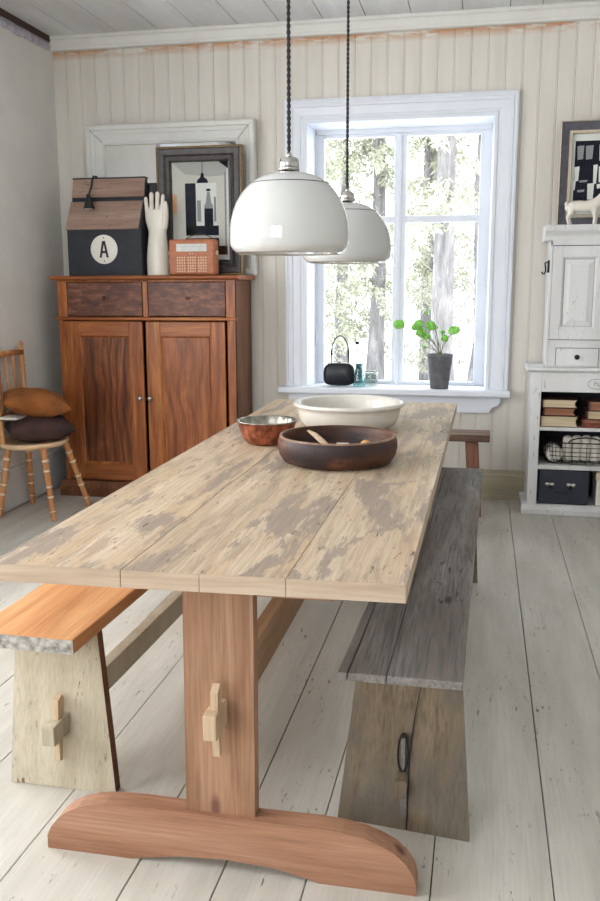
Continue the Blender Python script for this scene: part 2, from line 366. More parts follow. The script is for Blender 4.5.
# casing: mitred moulded frame
def frame_ring(mb, prof, x0, x1, z0, z1, mat=0, open_bottom=False):
    """prof: list of (inward offset t, y) - rectangle x0..x1,z0..z1 is the OUTER edge"""
    n = len(prof)
    cor = []
    for (t, y) in prof:
        cor.append([(x0+t, y, z0+(0 if open_bottom else t)), (x0+t, y, z1-t), (x1-t, y, z1-t), (x1-t, y, z0+(0 if open_bottom else t))])
    vs = [c for pc in cor for c in pc]
    sides = (0, 1, 2) if open_bottom else (0, 1, 2, 3)
    fs = []
    for i in range(n-1):
        for k in sides:
            k2 = (k+1) % 4
            fs.append((i*4+k, i*4+k2, (i+1)*4+k2, (i+1)*4+k))
    mb.add(vs, fs, mat)
    return mb
cas = MB()
frame_ring(cas, [(0, YB+.01), (0, YB-.034), (.012, YB-.036), (.016, YB-.030), (.024, YB-.030), (.028, YB-.036), (.045, YB-.036), (.05, YB-.028), (.095, YB-.024), (.10, YB-.018), (.112, YB-.018), (.118, YB-.026), (.135, YB-.026), (.139, YB-.02), (.139, YB+.02)], WX0-.137, WX1+.137, .70, WZ1+.137, open_bottom=True)
cas.build('window_frame', M['white'], wt)
rv = MB()   # reveal lining, slightly splayed
for a, c in (((WX0, YB-.01), (WX0+.03, SY+.05)), ((WX1, YB-.01), (WX1-.012, SY+.05))):
    rv.add([(a[0], a[1], .70), (c[0], c[1], .70), (c[0], c[1], 2.33), (a[0], a[1], 2.345)], [(0, 1, 2, 3)])
rv.add([(WX0, YB-.01, 2.345), (WX1, YB-.01, 2.345), (WX1-.012, SY+.05, 2.32), (WX0+.03, SY+.05, 2.32)], [(0, 1, 2, 3)])
rv.build('reveal', M['white'], wt)
si = MB().prism([(6.02, .66), (5.585, .66), (5.577, .668), (5.577, .694), (5.585, .703), (6.02, .703)], 'x', -1.287, .187)
si.build('window_sill', M['white'], wt, bevel=.003)
ap = MB(); cx_ = []
for s in (1,):
    arc = [(.128-.0-.055*math.sin(t), .60-.05*(1-math.cos(t))-.0) for t in [i*PI/2/8 for i in range(9)]]
poly = [(-1.23, .66), (-1.23, .625), (-1.215, .60)]
poly += [(-1.215+.05*math.sin(t), .60-.045*(1-math.cos(t))) for t in [i*PI/2/8 for i in range(1, 9)]]
poly += [(.115-.05*math.sin(t), .60-.045*(1-math.cos(t))) for t in [i*PI/2/8 for i in range(8, 0, -1)]]
poly += [(.115, .60), (.13, .625), (.13, .66)]
ap.prism(poly, 'y', YB-.032, YB+.01)
ap.build('apron', M['white'], wt, bevel=.004)
def sash(x0, x1, z0, z1, ztr, panes, nm='casement'):
    s = MB(); xa, xb = panes
    s.box(x0, xa, SY-.02, SY+.02, z0, z1); s.box(xb, x1, SY-.02, SY+.02, z0, z1)
    s.box(xa, xb, SY-.02, SY+.02, z0, z0+.022); s.box(xa, xb, SY-.02, SY+.02, z1-.024, z1)
    s.box(xa, xb, SY-.016, SY+.016, ztr-.022, ztr+.022)
    o = s.build(nm, M['white'], wt, bevel=.005)
    for za, zb in ((z0+.022, ztr-.022), (ztr+.022, z1-.024)):
        MB().box(xa-.002, xb+.002, SY-.002, SY+.002, za-.002, zb+.002).build('pane', M['pane'], o, world=True)
sash(-1.078, -.545, .706, 2.302, 1.768, (-1.032, -.580))
sash(-.541, .021, .706, 2.302, 1.768, (-.500, -.043))
MB().box(-.558, -.53, SY-.034, SY-.02, .72, 2.29).build('meeting_rail', M['white'], wt, bevel=.006)
fr = MB().box(-1.11, -1.076, SY-.03, SY+.08, .70, 2.32).box(.018, .04, SY-.03, SY+.08, .70, 2.32).box(-1.11, .04, SY-.03, SY+.08, 2.30, 2.35)
fr.build('jamb', M['white'], wt, bevel=.003)
h = MB()
for z in (1.0, 2.05): h.tube([(-1.08, SY-.03, z-.04), (-1.08, SY-.03, z+.04)], .007, 8)
h.build('hinge', M['white'], wt)

def side_window(name, kind, a0, a1, z0, z1, q=None, sg=1):
    r = bpy.data.objects.new(name, None); C.objects.link(r); struct(r)
    def bx(mb, p0, p1, q0, q1, za, zb):
        q0, q1 = sorted((q+(q0-q)*sg, q+(q1-q)*sg))
        if kind == 'x': mb.box(q0, q1, p0, p1, za, zb)
        else: mb.box(p0, p1, q0, q1, za, zb)
        return mb
    q = q if q is not None else (XL if kind == 'x' else YF)
    mid = (a0+a1)/2; f = MB()
    bx(f, a0-.13, a0, q-.01, q+.03, z0-.1, z1+.13); bx(f, a1, a1+.13, q-.01, q+.03, z0-.1, z1+.13); bx(f, a0, a1, q-.01, q+.03, z1, z1+.13); bx(f, a0, a1, q-.01, q+.06, z0-.05, z0)
    f.build('window_frame', M['white'], r, bevel=.004)
    s = MB()
    for e0, e1 in ((a0, a0+.06), (mid-.05, mid+.05), (a1-.06, a1)): bx(s, e0, e1, q-.16, q-.12, z0, z1)
    for e0, e1 in ((z0, z0+.06), (z0+(z1-z0)*.66, z0+(z1-z0)*.66+.04), (z1-.06, z1)): bx(s, a0, a1, q-.155, q-.125, e0, e1)
    s.build('casement', M['white'], r, bevel=.004)
side_window('window_2', 'x', LY0, LY1, LZ0, LZ1)
side_window('window_3', 'y', FX0, FX1, FZ0, FZ1)
side_window('window_4', 'x', LY2, LY3, LZ0, LZ1)

# ---------------------------------------------------------------- outside: snowy ground and trees
M['snow'] = plain('snow', (.86, .88, .92, 1), .8, var=.03, bscale=2)
struct(MB().box(-16, 14, 6.1, 34, -.9, -.6).build('ground_snow', M['snow']))
M['bark'] = wood('grey_bark', (lin(104, 102, 104), lin(130, 128, 130), lin(160, 158, 160)), 'z', .9, .3, bump=.6, across=9, along=2)
M['fol'] = plain('overexposed_pale_needles', lin(158, 160, 142), .9, var=.3, bscale=3)  # overexposed paleness painted into the needle colour
def tree_meshes(seed, H, r0, dens, low):
    rd = random.Random(seed); t = MB(); pts = []; rs = []
    for i in range(9):
        z = H*i/8; pts.append((.12*noise.noise(Vector((seed*3.1, z*.4, 0))), .12*noise.noise(Vector((seed*1.3, z*.4, 5))), z)); rs.append(r0*(1-.75*i/8)*(1.25 if i == 0 else 1))
    t.tube(pts, 1, 10, rs=rs)
    f = MB(); n = 0
    while n < dens:
        z = low+(H-low)*rd.random()**.9; a = rd.uniform(0, 2*PI); L = (H-z)/(H-low)*1.0+.3
        nb = rd.randint(10, 18)
        for k in range(nb):
            u = (k+.5)/nb; q = Vector((math.cos(a)*L*u, math.sin(a)*L*u, z-.35*L*u*u))
            w_ = .05+.12*(1-abs(u-.5)*1.3)
            for j in range(9):
                d = Vector((rd.uniform(-1, 1), rd.uniform(-1, 1), rd.uniform(-1.3, .5)))*w_*.9
                e = Vector((rd.uniform(-1, 1), rd.uniform(-1, 1), rd.uniform(-1, 1)))*.045
                e2 = d.cross(e).normalized()*.016 if d.cross(e).length > 1e-6 else e
                p = q+Vector((rd.uniform(-1, 1), rd.uniform(-1, 1), rd.uniform(-1, 1)))*w_*.6
                f.add([p, p+d*.5+e2, p+d, p+d*.5-e2], [(0, 1, 2, 3)])
        n += 1
    return t, f
def tree(seed, loc, H, r0, dens, low, label, group=None):
    r = thing('forest_tree', label, 'tree', loc, 0, group)
    t, f = tree_meshes(seed, H, r0, dens, low)
    t.build('trunk', M['bark'], r, world=False); f.build('foliage', M['fol'], r, world=False)
    return r
G = 'pale-tinted trees outside the window'
TL = 'conifer tinted pale as if overexposed, in the forest outside the window'
specs = [(1, (-.50, 12.0, -.6), 9, .17, 40, 2.0), (2, (.0, 14.5, -.6), 9.5, .20, 40, 2.6), (3, (-2.9, 13, -.6), 8, .13, 115, .6), (4, (-1.75, 15, -.6), 8.5, .15, 110, .7),
         (5, (-4.0, 16, -.6), 9, .16, 115, .8), (6, (.9, 15.5, -.6), 9, .18, 115, .6), (7, (-1.1, 18, -.6), 9, .15, 115, .6), (8, (-5.4, 19, -.6), 10, .17, 115, .8),
         (9, (-3.1, 20, -.6), 10, .16, 115, .8), (10, (.4, 20, -.6), 10, .18, 115, .8), (11, (-1.2, 23, -.6), 11, .2, 115, .8), (12, (-6.6, 23, -.6), 11, .2, 115, .8), (13, (2.2, 19, -.6), 10, .2, 115, .8), (14, (-4.7, 25, -.6), 11, .2, 115, .8)]
for s_, loc, H, r0, dn, low in specs:
    if s_ == 1: tree(s_, loc, H, r0, dn, low, 'nearest grey forest trunk outside, seen through the right casement')
    elif s_ == 2: tree(s_, loc, H, r0, dn, low, 'bare-based grey trunk behind the potted plant, rightmost near tree outside')
    else: tree(s_, loc, H, r0, dn, low, TL, G)

# ---------------------------------------------------------------- trestle table
T = thing('dining_table', 'long worn wooden trestle table with patchy grey-stained plank top', 'table', (-.59, 3.15, 0))
tt = MB(); X0, X1, Y0, Y1 = -1.045, -.132, 1.70, 4.60
bx = [X0, -.744, -.569, -.382, X1]
random.seed(2)
for i, (a, c) in enumerate(zip(bx[:-1], bx[1:])):
    f0 = 0 if i else 0
    n = 16; ya = 1.688+.033*(a-X0)/(X1-X0); yc = 1.688+.033*(c-X0)/(X1-X0)
    a2 = a+(.0003 if i else 0); c2 = c-(.0003 if i < 3 else 0); dz = (0, -.0008, .0004, -.0005)[i]
    vs = [(a2, ya, .71), (c2, yc, .71), (c2+(.02 if i == 3 else 0), Y1, .71), (a2-(.022 if i == 0 else 0), Y1, .71)]
    vs += [(p[0], p[1], .75+dz) for p in vs]
    tt.add(vs, [(0, 3, 2, 1), (4, 5, 6, 7)], i); tt.add(vs, [(0, 1, 5, 4), (2, 3, 7, 6), (1, 2, 6, 5), (3, 0, 4, 7)], 4)
tt.build('tabletop', [M['table0'], M['table1'], M['table2'], M['table3'], M['tableedge']], T, bevel=.002)
def foot_prof():
    top = [(-.996, .034), (-.985, .058), (-.968, .080), (-.945, .100), (-.913, .118), (-.88, .129), (-.843, .136), (-.759, .140), (-.634, .138), (-.464, .138), (-.33, .139), (-.27, .136), (-.22, .128), (-.18, .114), (-.15, .099), (-.125, .076), (-.108, .05), (-.100, .02)]
    bot = [(-.100, 0), (-.323, 0), (-.37, .012), (-.43, .024), (-.54, .030), (-.65, .024), (-.72, .012), (-.78, 0), (-.996, 0)]
    return top+bot
for (ya, yb, yp0, yp1) in ((1.79, 1.845, 1.80, 1.838), (4.39, 4.445, 4.402, 4.44)):
    MB().prism(foot_prof(), 'y', ya-.015, yb-.015).build('foot', M['pinex'], T, bevel=.006)
    MB().prism([(-.643, .125), (-.476, .125), (-.474, .712), (-.637, .712)], 'y', yp0-.01, yp1-.01).build('post', M['pine'], T, bevel=.004)
    # cross batten under the top
    MB().box(-.86, -.30, yp1-.01, yp1+.05, .662, .711).build('batten', M['pinex'], T, bevel=.004)
MB().box(-.578, -.538, 1.827, 4.394, .335, .448).build('stretcher', M['piney'], T, bevel=.003)
MB().box(-.568, -.537, 1.70, 1.792, .369, .428).build('tenon', M['pale'], T, bevel=.003)
MB().prism([(1.738, .312), (1.750, .312), (1.760, .42), (1.760, .472), (1.750, .484), (1.730, .470), (1.728, .428)], 'x', -.558, -.541).build('wedge', M['pale'], T, bevel=.002)
MB().box(-.568, -.537, 4.429, 4.51, .369, .428).build('tenon', M['pale'], T, bevel=.003)

# ---------------------------------------------------------------- benches
def leg_plate(corners, y_b, y_t, th, mats, parent, name='leg', skew=0):
    """corners: xb0,xb1 (bottom), xt0,xt1 (top), zt"""
    xb0, xb1, xt0, xt1, zt = corners; mb = MB()
    vs = [(xb0, y_b, 0), (xb1, y_b+skew, 0), (xt1, y_t+skew*.5, zt), (xt0, y_t, zt)]; vs += [(p[0], p[1]+th, p[2]) for p in vs]
    mb.add(vs, [(0, 1, 2, 3), (5, 4, 7, 6)]); mb.add(vs, [(1, 0, 4, 5), (2, 1, 5, 6), (3, 2, 6, 7), (0, 3, 7, 4)], 1)
    return mb.build(name, mats, parent, bevel=.003)
B1 = thing('bench', 'bench with orange pine seat and cream painted legs, left of the table', 'bench', (-1.13, 3.1, 0))
sb = MB(); vs = [(-1.276, 1.945, .432), (-.985, 1.938, .432), (-.93, 4.30, .432), (-1.235, 4.30, .432)]
vs += [(p[0], p[1], .470) for p in vs]
sb.add(vs, [(0, 3, 2, 1), (4, 5, 6, 7), (2, 3, 7, 6), (1, 2, 6, 5), (3, 0, 4, 7)]); sb.add(vs, [(0, 1, 5, 4)], 1)
sb.build('seat', [M['benchseat'], M['benchend']], B1, bevel=.004)
leg_plate((-1.236, -.926, -1.235, -.995, .433), 2.025, 2.10, .032, [M['benchleg'], M['legedge']], B1)
leg_plate((-1.20, -.89, -1.19, -.95, .433), 4.12, 4.03, .032, [M['benchleg'], M['legedge']], B1)
MB().add([(-1.095, 2.07, .165), (-1.055, 2.07, .165), (-1.02, 4.09, .165), (-1.06, 4.09, .165), (-1.095, 2.07, .242), (-1.055, 2.07, .242), (-1.02, 4.09, .242), (-1.06, 4.09, .242)],
         [(0, 3, 2, 1), (4, 5, 6, 7), (0, 1, 5, 4), (1, 2, 6, 5), (2, 3, 7, 6), (3, 0, 4, 7)]).build('stretcher', M['benchleg'], B1, bevel=.003)
MB().box(-1.104, -1.066, 1.965, 2.072, .153, .208).build('tenon', M['benchleg'], B1, bevel=.003)
MB().prism([(2.006, .092), (2.020, .086), (2.040, .20), (2.046, .255), (2.036, .270), (2.012, .262), (2.008, .21)], 'x', -1.092, -1.074).build('wedge', M['pale'], B1, bevel=.002)

B2 = thing('bench', 'weathered grey plank bench standing right of the table', 'bench', (-.14, 3.0, 0))
sb = MB(); random.seed(4)
for a, c, a2, c2 in ((-.300, -.277, -.237, -.217), (-.2755, -.1865, -.2155, -.1485), (-.1852, -.014, -.1475, .031)):
    n = 14; vs = []; fs = []
    for i in range(n+1):
        t = i/n; y = 1.888+t*(4.30-1.888); j1, j2 = (random.uniform(-.0012, .0012) for _ in range(2))
        vs += [(a+(a2-a)*t+j1, y, .449), (c+(c2-c)*t+j2, y, .449), (c+(c2-c)*t+j2, y, .470), (a+(a2-a)*t+j1, y, .470)]
    for i in range(n):
        for k in range(4): k2 = (k+1) % 4; fs.append((i*4+k, i*4+k2, (i+1)*4+k2, (i+1)*4+k)[::-1])
    fs += [(0, 1, 2, 3), tuple(n*4+k for k in (3, 2, 1, 0))]
    sb.add(vs, fs)
sb.build('seat', M['grey'], B2, bevel=.003)
leg_plate((-.321, .014, -.274, -.021, .450), 2.034, 2.09, .034, [M['greyleg'], M['grey']], B2, skew=-.035)
leg_plate((-.27, .022, -.225, -.002, .450), 3.96, 3.87, .034, [M['greyleg'], M['grey']], B2)
MB().box(-.18, -.145, 2.06, 3.93, .14, .215).build('stretcher', M['greyleg'], B2, bevel=.003)
def legy(z, x=-.155): return 2.034-.035*(x+.321)/.335+(.0563+.0)*z/.45+0.0
tb = MB(); tb.prism([(-.172, .105), (-.165, .099), (-.150, .099), (-.143, .105), (-.142, .14), (-.146, .148), (-.168, .148), (-.172, .14)], 'y', 1.992, 2.06); tb.build('tenon', M['greyleg'], B2, bevel=.003)
MB().box(-.160, -.144, legy(.05)-.002, legy(.05)+.01, .012, .098).build('slot', M['grey'], B2)
MB().prism([(legy(.16)-.012, .150), (legy(.16)+.002, .150), (legy(.24)+.002, .236), (legy(.24)-.010, .240)], 'x', -.161, -.151).build('wedge', M['grey'], B2, bevel=.003)
ring = []
for t in [i*2*PI/22 for i in range(22)]:
    z_ = .205+.045*math.sin(t); ring.append((-.1555+.0125*math.cos(t), legy(z_)-.008-.006*(1-math.sin(t)), z_))
MB().tube(ring, .0026, 8, closed=True).build('iron_ring', M['iron'], B2)
cr_ = [(-.114, .41), (-.118, .37), (-.130, .29), (-.137, .235), (-.141, .17), (-.1415, .09), (-.143, .004)]
MB().tube([(x_, legy(z_, x_)-.0004, z_) for x_, z_ in cr_], .0016, 6, rs=[.0008, .001, .0014, .0018, .0024, .002, .002]).build('crack', M['inside'], B2)

# small stool behind
S = thing('stool', 'small brown wooden stool by the wall beneath the window', 'stool', (-.16, 5.21, 0))
MB().box(-.42, .069, 5.12, 5.32, .456, .498).build('seat', wood('brown_stool_wood', (lin(96, 74, 64), lin(134, 108, 94), lin(164, 142, 128)), 'x', .7, .25, bump=.4), S, bevel=.005)
stw = wood('reddish_stool_leg', (lin(116, 76, 60), lin(150, 104, 84), lin(170, 128, 108)), 'z', .7, .2, bump=.3)
for xa, xb, t0, t1 in ((-.04, .035, -.072, .003), (-.386, -.311, -.354, -.279)):
    mb = MB(); vs = [(xa, 5.15, 0), (xb, 5.15, 0), (t1, 5.15, .457), (t0, 5.15, .457)]; vs += [(p[0], 5.29, p[2]) for p in vs]
    mb.add(vs, [(0, 1, 2, 3), (5, 4, 7, 6), (1, 0, 4, 5), (2, 1, 5, 6), (3, 2, 6, 7), (0, 3, 7, 4)]).build('leg', stw, S, bevel=.004)

# ---------------------------------------------------------------- bowls
Bw = thing('ceramic_bowl', 'large white ceramic bowl with rolled rim on table', 'bowl', (-.545, 3.70, .751))
prof = [(.0, .0), (.165, 0), (.17, .006), (.197, .02), (.212, .045), (.219, .075), (.222, .095), (.232, .097), (.238, .102), (.237, .110), (.228, .114), (.217, .108), (.211, .085), (.203, .05), (.187, .026), (.155, .014), (.0, .010)]
MB().lathe(prof, (-.545, 3.70, .751), 64).build('bowl', M['enamel'], Bw)
Bd = thing('wooden_bowl', 'dark brown turned wooden bowl, nearest bowl on the table', 'bowl', (-.475, 2.965, .751))
M['dbowl'] = wood('dark_burnt_bowl_wood', (lin(52, 34, 28), lin(88, 56, 42), lin(136, 88, 62)), 'z', .5, .25, bump=.3, across=4, along=26, patch=(lin(40, 36, 40), 4, 6, .8))
M['rimw'] = wood('light_worn_rim', (lin(126, 96, 76), lin(150, 120, 98), lin(176, 148, 126)), 'z', .55, .2)
prof = [(.0, .0), (.165, 0), (.188, .008), (.201, .028), (.207, .052), (.206, .074), (.201, .090), (.199, .095), (.193, .095), (.189, .088), (.188, .06), (.18, .035), (.16, .018), (0, .012)]
MB().lathe(prof, (-.475, 2.965, .751), 64, mats=[0]*6+[1, 1]+[0]*5).build('bowl', [M['dbowl'], M['rimw']], Bd)
sp = MB(); sp.tube([(-.60, 3.075, .836), (-.57, 3.03, .832), (-.53, 2.97, .818), (-.50, 2.92, .808)], .01, 10, flat=.55, rs=[.006, .012, .013, .009])
tag(sp.build('wooden_spoon', M['pale']), 'light wooden stick lying inside the dark wooden bowl, at left', 'spoon')
tag(MB().ball((-.385, 3.03, .797), .020, .020, .020, 14, 10).build('orange_fruit', plain('orange_skin', lin(214, 158, 96), .5, var=.1)), 'small orange ball lying in the dark wooden bowl', 'fruit')
tag(MB().box(-.495, -.45, 3.06, 3.072, .765, .797).build('paper_card', M['cloth'], bevel=.002), 'small white card standing inside the dark wooden bowl', 'card')
Bc = thing('copper_bowl', 'small aged copper bowl with silvery fluted inside on table', 'bowl', (-.800, 3.27, .751))
M['copper'] = plain('aged_copper', lin(146, 84, 60), .4, .55, var=.55, bscale=40, bump=.4)
M['tin'] = plain('tarnished_tin', lin(150, 148, 138), .3, .8, var=.35, bscale=20, bump=.2)
def fl_bowl():
    mb = MB(); seg = 72; prof = [(.001, 0, 0), (.070, 0, 0), (.078, .004, 0), (.094, .022, 0), (.104, .050, .3), (.109, .072, .6), (.113, .086, 1), (.120, .089, 1), (.117, .092, 1), (.109, .088, 1), (.105, .072, .8), (.099, .050, .6), (.088, .024, .3), (.066, .008, 0), (.001, .006, 0)]
    vs = [((r+.0028*fl_*math.cos(18*2*PI*k/seg))*math.cos(2*PI*k/seg)-.800, (r+.0028*fl_*math.cos(18*2*PI*k/seg))*math.sin(2*PI*k/seg)+3.27, z+.751) for r, z, fl_ in prof for k in range(seg)]
    for i in range(len(prof)-1):
        mb.add([], [])
    n0 = len(mb.v); mb.v += vs
    for i in range(len(prof)-1):
        for k in range(seg):
            k2 = (k+1) % seg; mb.f.append((i*seg+k, i*seg+k2, (i+1)*seg+k2, (i+1)*seg+k)); mb.m.append(0 if i < 6 else 1); mb.sm.append(True)
    return mb
fl_bowl().build('bowl', [M['copper'], M['tin']], Bc)

# ---------------------------------------------------------------- pendants
def pendant(x, y, ztop, zbot, label, drop):
    P = thing('pendant_lamp', label, 'lamp', (x, y, ZC), 0, None)
    hgt = .232; R_ = .181
    pr_ = []
    # outer: lip up to neck
    pr_ += [(.150, zbot), (.160, zbot+.002), (.172, zbot+.010), (.180, zbot+.024), (R_, zbot+.045)]
    for i in range(1, 15):
        t = i/14*PI/2*.93; pr_.append((R_*math.cos(t)**.80, zbot+.052+.186*math.sin(t)))
    inner = [(max(r-.006, .003), z-.005) for r, z in pr_[::-1][:-1]]+[(.151, zbot+.004)]
    MB().lathe(pr_+inner, (x, y, 0), 72, mats=None).build('lamp_shade', M['opal'], P)
    tz = zbot+.052+.186*math.sin(PI/2*.93)
    ri = R_*math.cos(PI/2*.60)**.80; zi = zbot+.052+.186*math.sin(PI/2*.60)
    MB().lathe([(ri+.0006, zi-.0015), (ri+.0016, zi-.0005), (ri+.0012, zi+.0008), (ri, zi+.0012)], (x, y, 0), 60).build('seam_ring', M['iron'], P)
    hc = MB().lathe([(.0, tz-.002), (.018, tz-.002), (.018, tz+.003), (.031, tz+.004), (.032, tz+.010), (.029, tz+.014)], (x, y, 0), 36)
    hc.lathe([(.029, tz+.012), (.031, tz+.014), (.028, tz+.038), (.022, tz+.042), (0, tz+.043)], (x, y, 0), 12)
    hc.lathe([(0, tz+.04), (.008, tz+.042), (.006, tz+.056), (0, tz+.056)], (x, y, 0), 12)
    hc.build('lamp_holder', M['chrome'], P)
    for ph in (0, PI):
        pts = []
        N = 240
        for i in range(N+1):
            z = tz+.05+(ZC-tz-.05)*i/N; a = ph+2*PI*(z/.034); pts.append((x+.0032*math.cos(a), y+.0032*math.sin(a), z))
        MB().tube(pts, .0034, 6).build('cord', M['black'], P)
    MB().lathe([(0, ZC-.05), (.02, ZC-.05), (.045, ZC-.03), (.05, ZC), (0, ZC)], (x, y, 0), 24).build('ceiling_rose', M['black'], P)
    MB().ball((x, y, tz-.11), .03, .03, .04).tube([(x, y, tz-.07), (x, y, tz-.003)], .016, 10).build('bulb', M['enamel'], P)
    return P
pendant(-.58, 2.68, 1.70, 1.447, 'white glass dome pendant lamp, the nearer and larger of two', 0)
pendant(-.551, 3.65, 1.70, 1.443, 'white glass dome pendant lamp farther back, hanging before the window', 0)

# ---------------------------------------------------------------- brown cabinet
FY = 5.25; BY = 5.634; 
K = thing('wooden_cabinet', 'orange-brown oak cabinet with two drawers over two panelled doors', 'cabinet', (-2.06, FY+.2, 0))
cl, cr = -2.645, -1.478
bd = MB()
bd.box(cl, cl+.025, FY+.002, BY, .06, 1.385, 1); bd.box(cr-.025, cr, FY+.002, BY, .06, 1.385, 1)
bd.box(cl, cr, BY-.015, BY, .06, 1.385, 1); bd.box(cl+.02, cr-.02, FY+.02, BY-.01, .10, .12); bd.box(cl+.02, cr-.02, FY+.02, BY-.01, 1.15, 1.16)
bd.box(cl, -2.582, FY, FY+.03, 1.158, 1.388); bd.box(-1.536, cr, FY, FY+.03, 1.158, 1.388); bd.box(-2.074, -2.041, FY, FY+.03, 1.158, 1.388)
bd.box(cl, -2.612, FY, FY+.03, .10, 1.14); bd.box(-1.529, cr, FY, FY+.03, .10, 1.14)
bd.box(-2.582, -1.536, FY+.0, FY+.03, 1.376, 1.388)
bd.build('body', [M['cabwood'], M['cabside']], K, bevel=.002)
MB().prism([(FY-.012, 1.139), (FY-.018, 1.143), (FY-.018, 1.154), (FY-.010, 1.160), (FY+.03, 1.160), (FY+.03, 1.139)], 'x', cl-.012, cr+.008).build('rail', M['cabwoodx'], K, bevel=.002)
MB().prism([(FY-.02, 1.388), (FY-.034, 1.396), (FY-.036, 1.408), (FY-.028, 1.415), (BY, 1.415), (BY, 1.388)], 'x', cl-.035, cr+.03).build('top', M['cabwoodx'], K, bevel=.002)
MB().prism([(FY-.045, 0), (FY-.045, .045), (FY-.03, .062), (FY-.02, .10), (FY+.02, .10), (FY+.02, .06), (BY, .06), (BY, 0)], 'x', cl-.03, cr+.02).build('plinth', M['cabside'], K, bevel=.003)
for a, c, kx in ((-2.578, -2.078, -2.33), (-2.037, -1.540, -1.777)):
    d = MB().box(a, c, FY-.002, FY+.30, 1.166, 1.373).build('drawer', M['drawer'], K, bevel=.003)
    MB().lathe([(0, 0), (.006, 0), (.005, .01), (.011, .018), (.008, .024), (0, .026)], (0, 0, 0), 16, M=Matrix.Translation((kx, FY-.002, 1.278)) @ Matrix.Rotation(PI/2, 4, 'X')).build('knob', M['cabpanel'], d)
for a, c, pa, pc, kx, pm, ang in ((-2.610, -2.082, -2.515, -2.170, -2.104, M['cabpanel'], -.015), (-2.060, -1.545, -1.965, -1.638, -2.040, M['cabpanel2'], .0)):
    d = MB().box(a, pa, FY-.004, FY+.018, .112, 1.132).box(pc, c, FY-.004, FY+.018, .112, 1.132)
    d.box(pa, pc, FY-.004, FY+.018, 1.045, 1.132, 1).box(pa, pc, FY-.004, FY+.018, .112, .215, 1)
    do = d.build('door', [M['cabwood'], M['cabwoodx']], K, bevel=.003)
    MB().box(pa-.004, pc+.004, FY+.006, FY+.012, .21, 1.05).build('panel', pm, do)
    pb = MB(); frame_ring(pb, [(0, FY-.004), (.004, FY-.005), (.008, FY+.001), (.014, FY+.006)], pa-.001, pc+.001, .214, 1.046); pb.build('moulding', M['cabwood'], do)
    MB().lathe([(0, 0), (.012, 0), (.011, .004), (.006, .006), (.006, .014), (.015, .022), (.017, .03), (.012, .037), (0, .039)], (0, 0, 0), 20, M=Matrix.Translation((kx, FY-.004, .650)) @ Matrix.Rotation(PI/2, 4, 'X')).build('knob', M['chrome'], do)

# ---------------------------------------------------------------- things on the cabinet
ZT = 1.416
# white framed mirror leaning on the wall
MR = thing('framed_mirror', 'large white-framed mirror leaning on the wall behind everything', 'mirror', (-2.0, 5.6, ZT))
mf = MB(); frame_ring(mf, [(0, 5.655), (0, 5.585), (.008, 5.578), (.03, 5.578), (.036, 5.588), (.055, 5.592), (.06, 5.598), (.105, 5.606), (.112, 5.60), (.122, 5.60), (.126, 5.61), (.126, 5.63)], -2.560, -1.432, ZT+.002, 2.372)
mf.build('frame', M['trimw'], MR)
for sx_ in (1, -1):
    xo, xi = (-2.54, -2.45) if sx_ > 0 else (-1.452, -1.542)
    MB().tube([(xo, 5.5775, 2.352), (xo+(xi-xo)*.45, 5.586, 2.312), (xi, 5.602, 2.262)], .0012, 6).build('mitre_joint', M['inside'], MR)
MB().box(-2.45, -1.54, 5.612, 5.618, ZT+.11, 2.26).build('mirror_glass', M['mirror'], MR)
# black framed mirror, its reflection of the room painted as flat shapes
PC = thing('painted_reflection_mirror', 'dark-framed mirror with painted reflection of lamp and poster, before the white mirror', 'picture', (-1.76, 5.49, ZT))
M['dframe'] = plain('dark_bronze_frame', lin(64, 60, 60), .4, .2, var=.25, bscale=30, bump=.3)
M['goldedge'] = plain('dull_gold_edge', lin(120, 102, 70), .45, .4, var=.2)
pf = MB()
frame_ring(pf, [(0, 5.515), (0, 5.47), (.006, 5.466), (.012, 5.466)], -2.040, -1.482, ZT+.002, 2.206, 1)
frame_ring(pf, [(.012, 5.466), (.02, 5.460), (.05, 5.464), (.062, 5.474), (.07, 5.476), (.074, 5.470), (.084, 5.470), (.09, 5.48), (.094, 5.50)], -2.040, -1.482, ZT+.002, 2.206, 0)
pf.box(-2.038, -1.484, 5.505, 5.514, ZT+.004, 2.204)
pf.build('frame', [M['dframe'], M['goldedge']], PC)
PI_ = {k: plain('reflection_print_'+k, v, .9, var=.02, spec=.1) for k, v in dict(wall=lin(206, 203, 195), ceil=lin(176, 174, 170), dark=lin(36, 38, 48), mid=lin(150, 150, 152), floor=lin(74, 52, 44), white=lin(226, 226, 222), glow=lin(226, 176, 134)).items()}  # flat colours for the painted mirror reflection, shared with real prints
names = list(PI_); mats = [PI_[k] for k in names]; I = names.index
pm = MB(); y = 5.498
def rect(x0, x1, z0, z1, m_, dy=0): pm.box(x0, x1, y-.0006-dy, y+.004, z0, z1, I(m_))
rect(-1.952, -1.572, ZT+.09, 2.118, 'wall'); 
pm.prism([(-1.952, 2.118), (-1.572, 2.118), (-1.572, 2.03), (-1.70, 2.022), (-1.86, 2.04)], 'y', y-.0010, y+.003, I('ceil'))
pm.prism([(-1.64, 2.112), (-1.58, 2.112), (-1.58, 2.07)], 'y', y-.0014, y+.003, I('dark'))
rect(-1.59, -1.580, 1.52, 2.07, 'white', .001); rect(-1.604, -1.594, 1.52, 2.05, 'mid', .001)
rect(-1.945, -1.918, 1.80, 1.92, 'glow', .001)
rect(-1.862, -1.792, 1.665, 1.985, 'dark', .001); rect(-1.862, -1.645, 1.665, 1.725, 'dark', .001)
rect(-1.792, -1.655, 1.725, 1.985, 'white', .001); rect(-1.785, -1.76, 1.75, 1.88, 'mid', .0012); rect(-1.675, -1.66, 1.75, 1.90, 'mid', .0012)
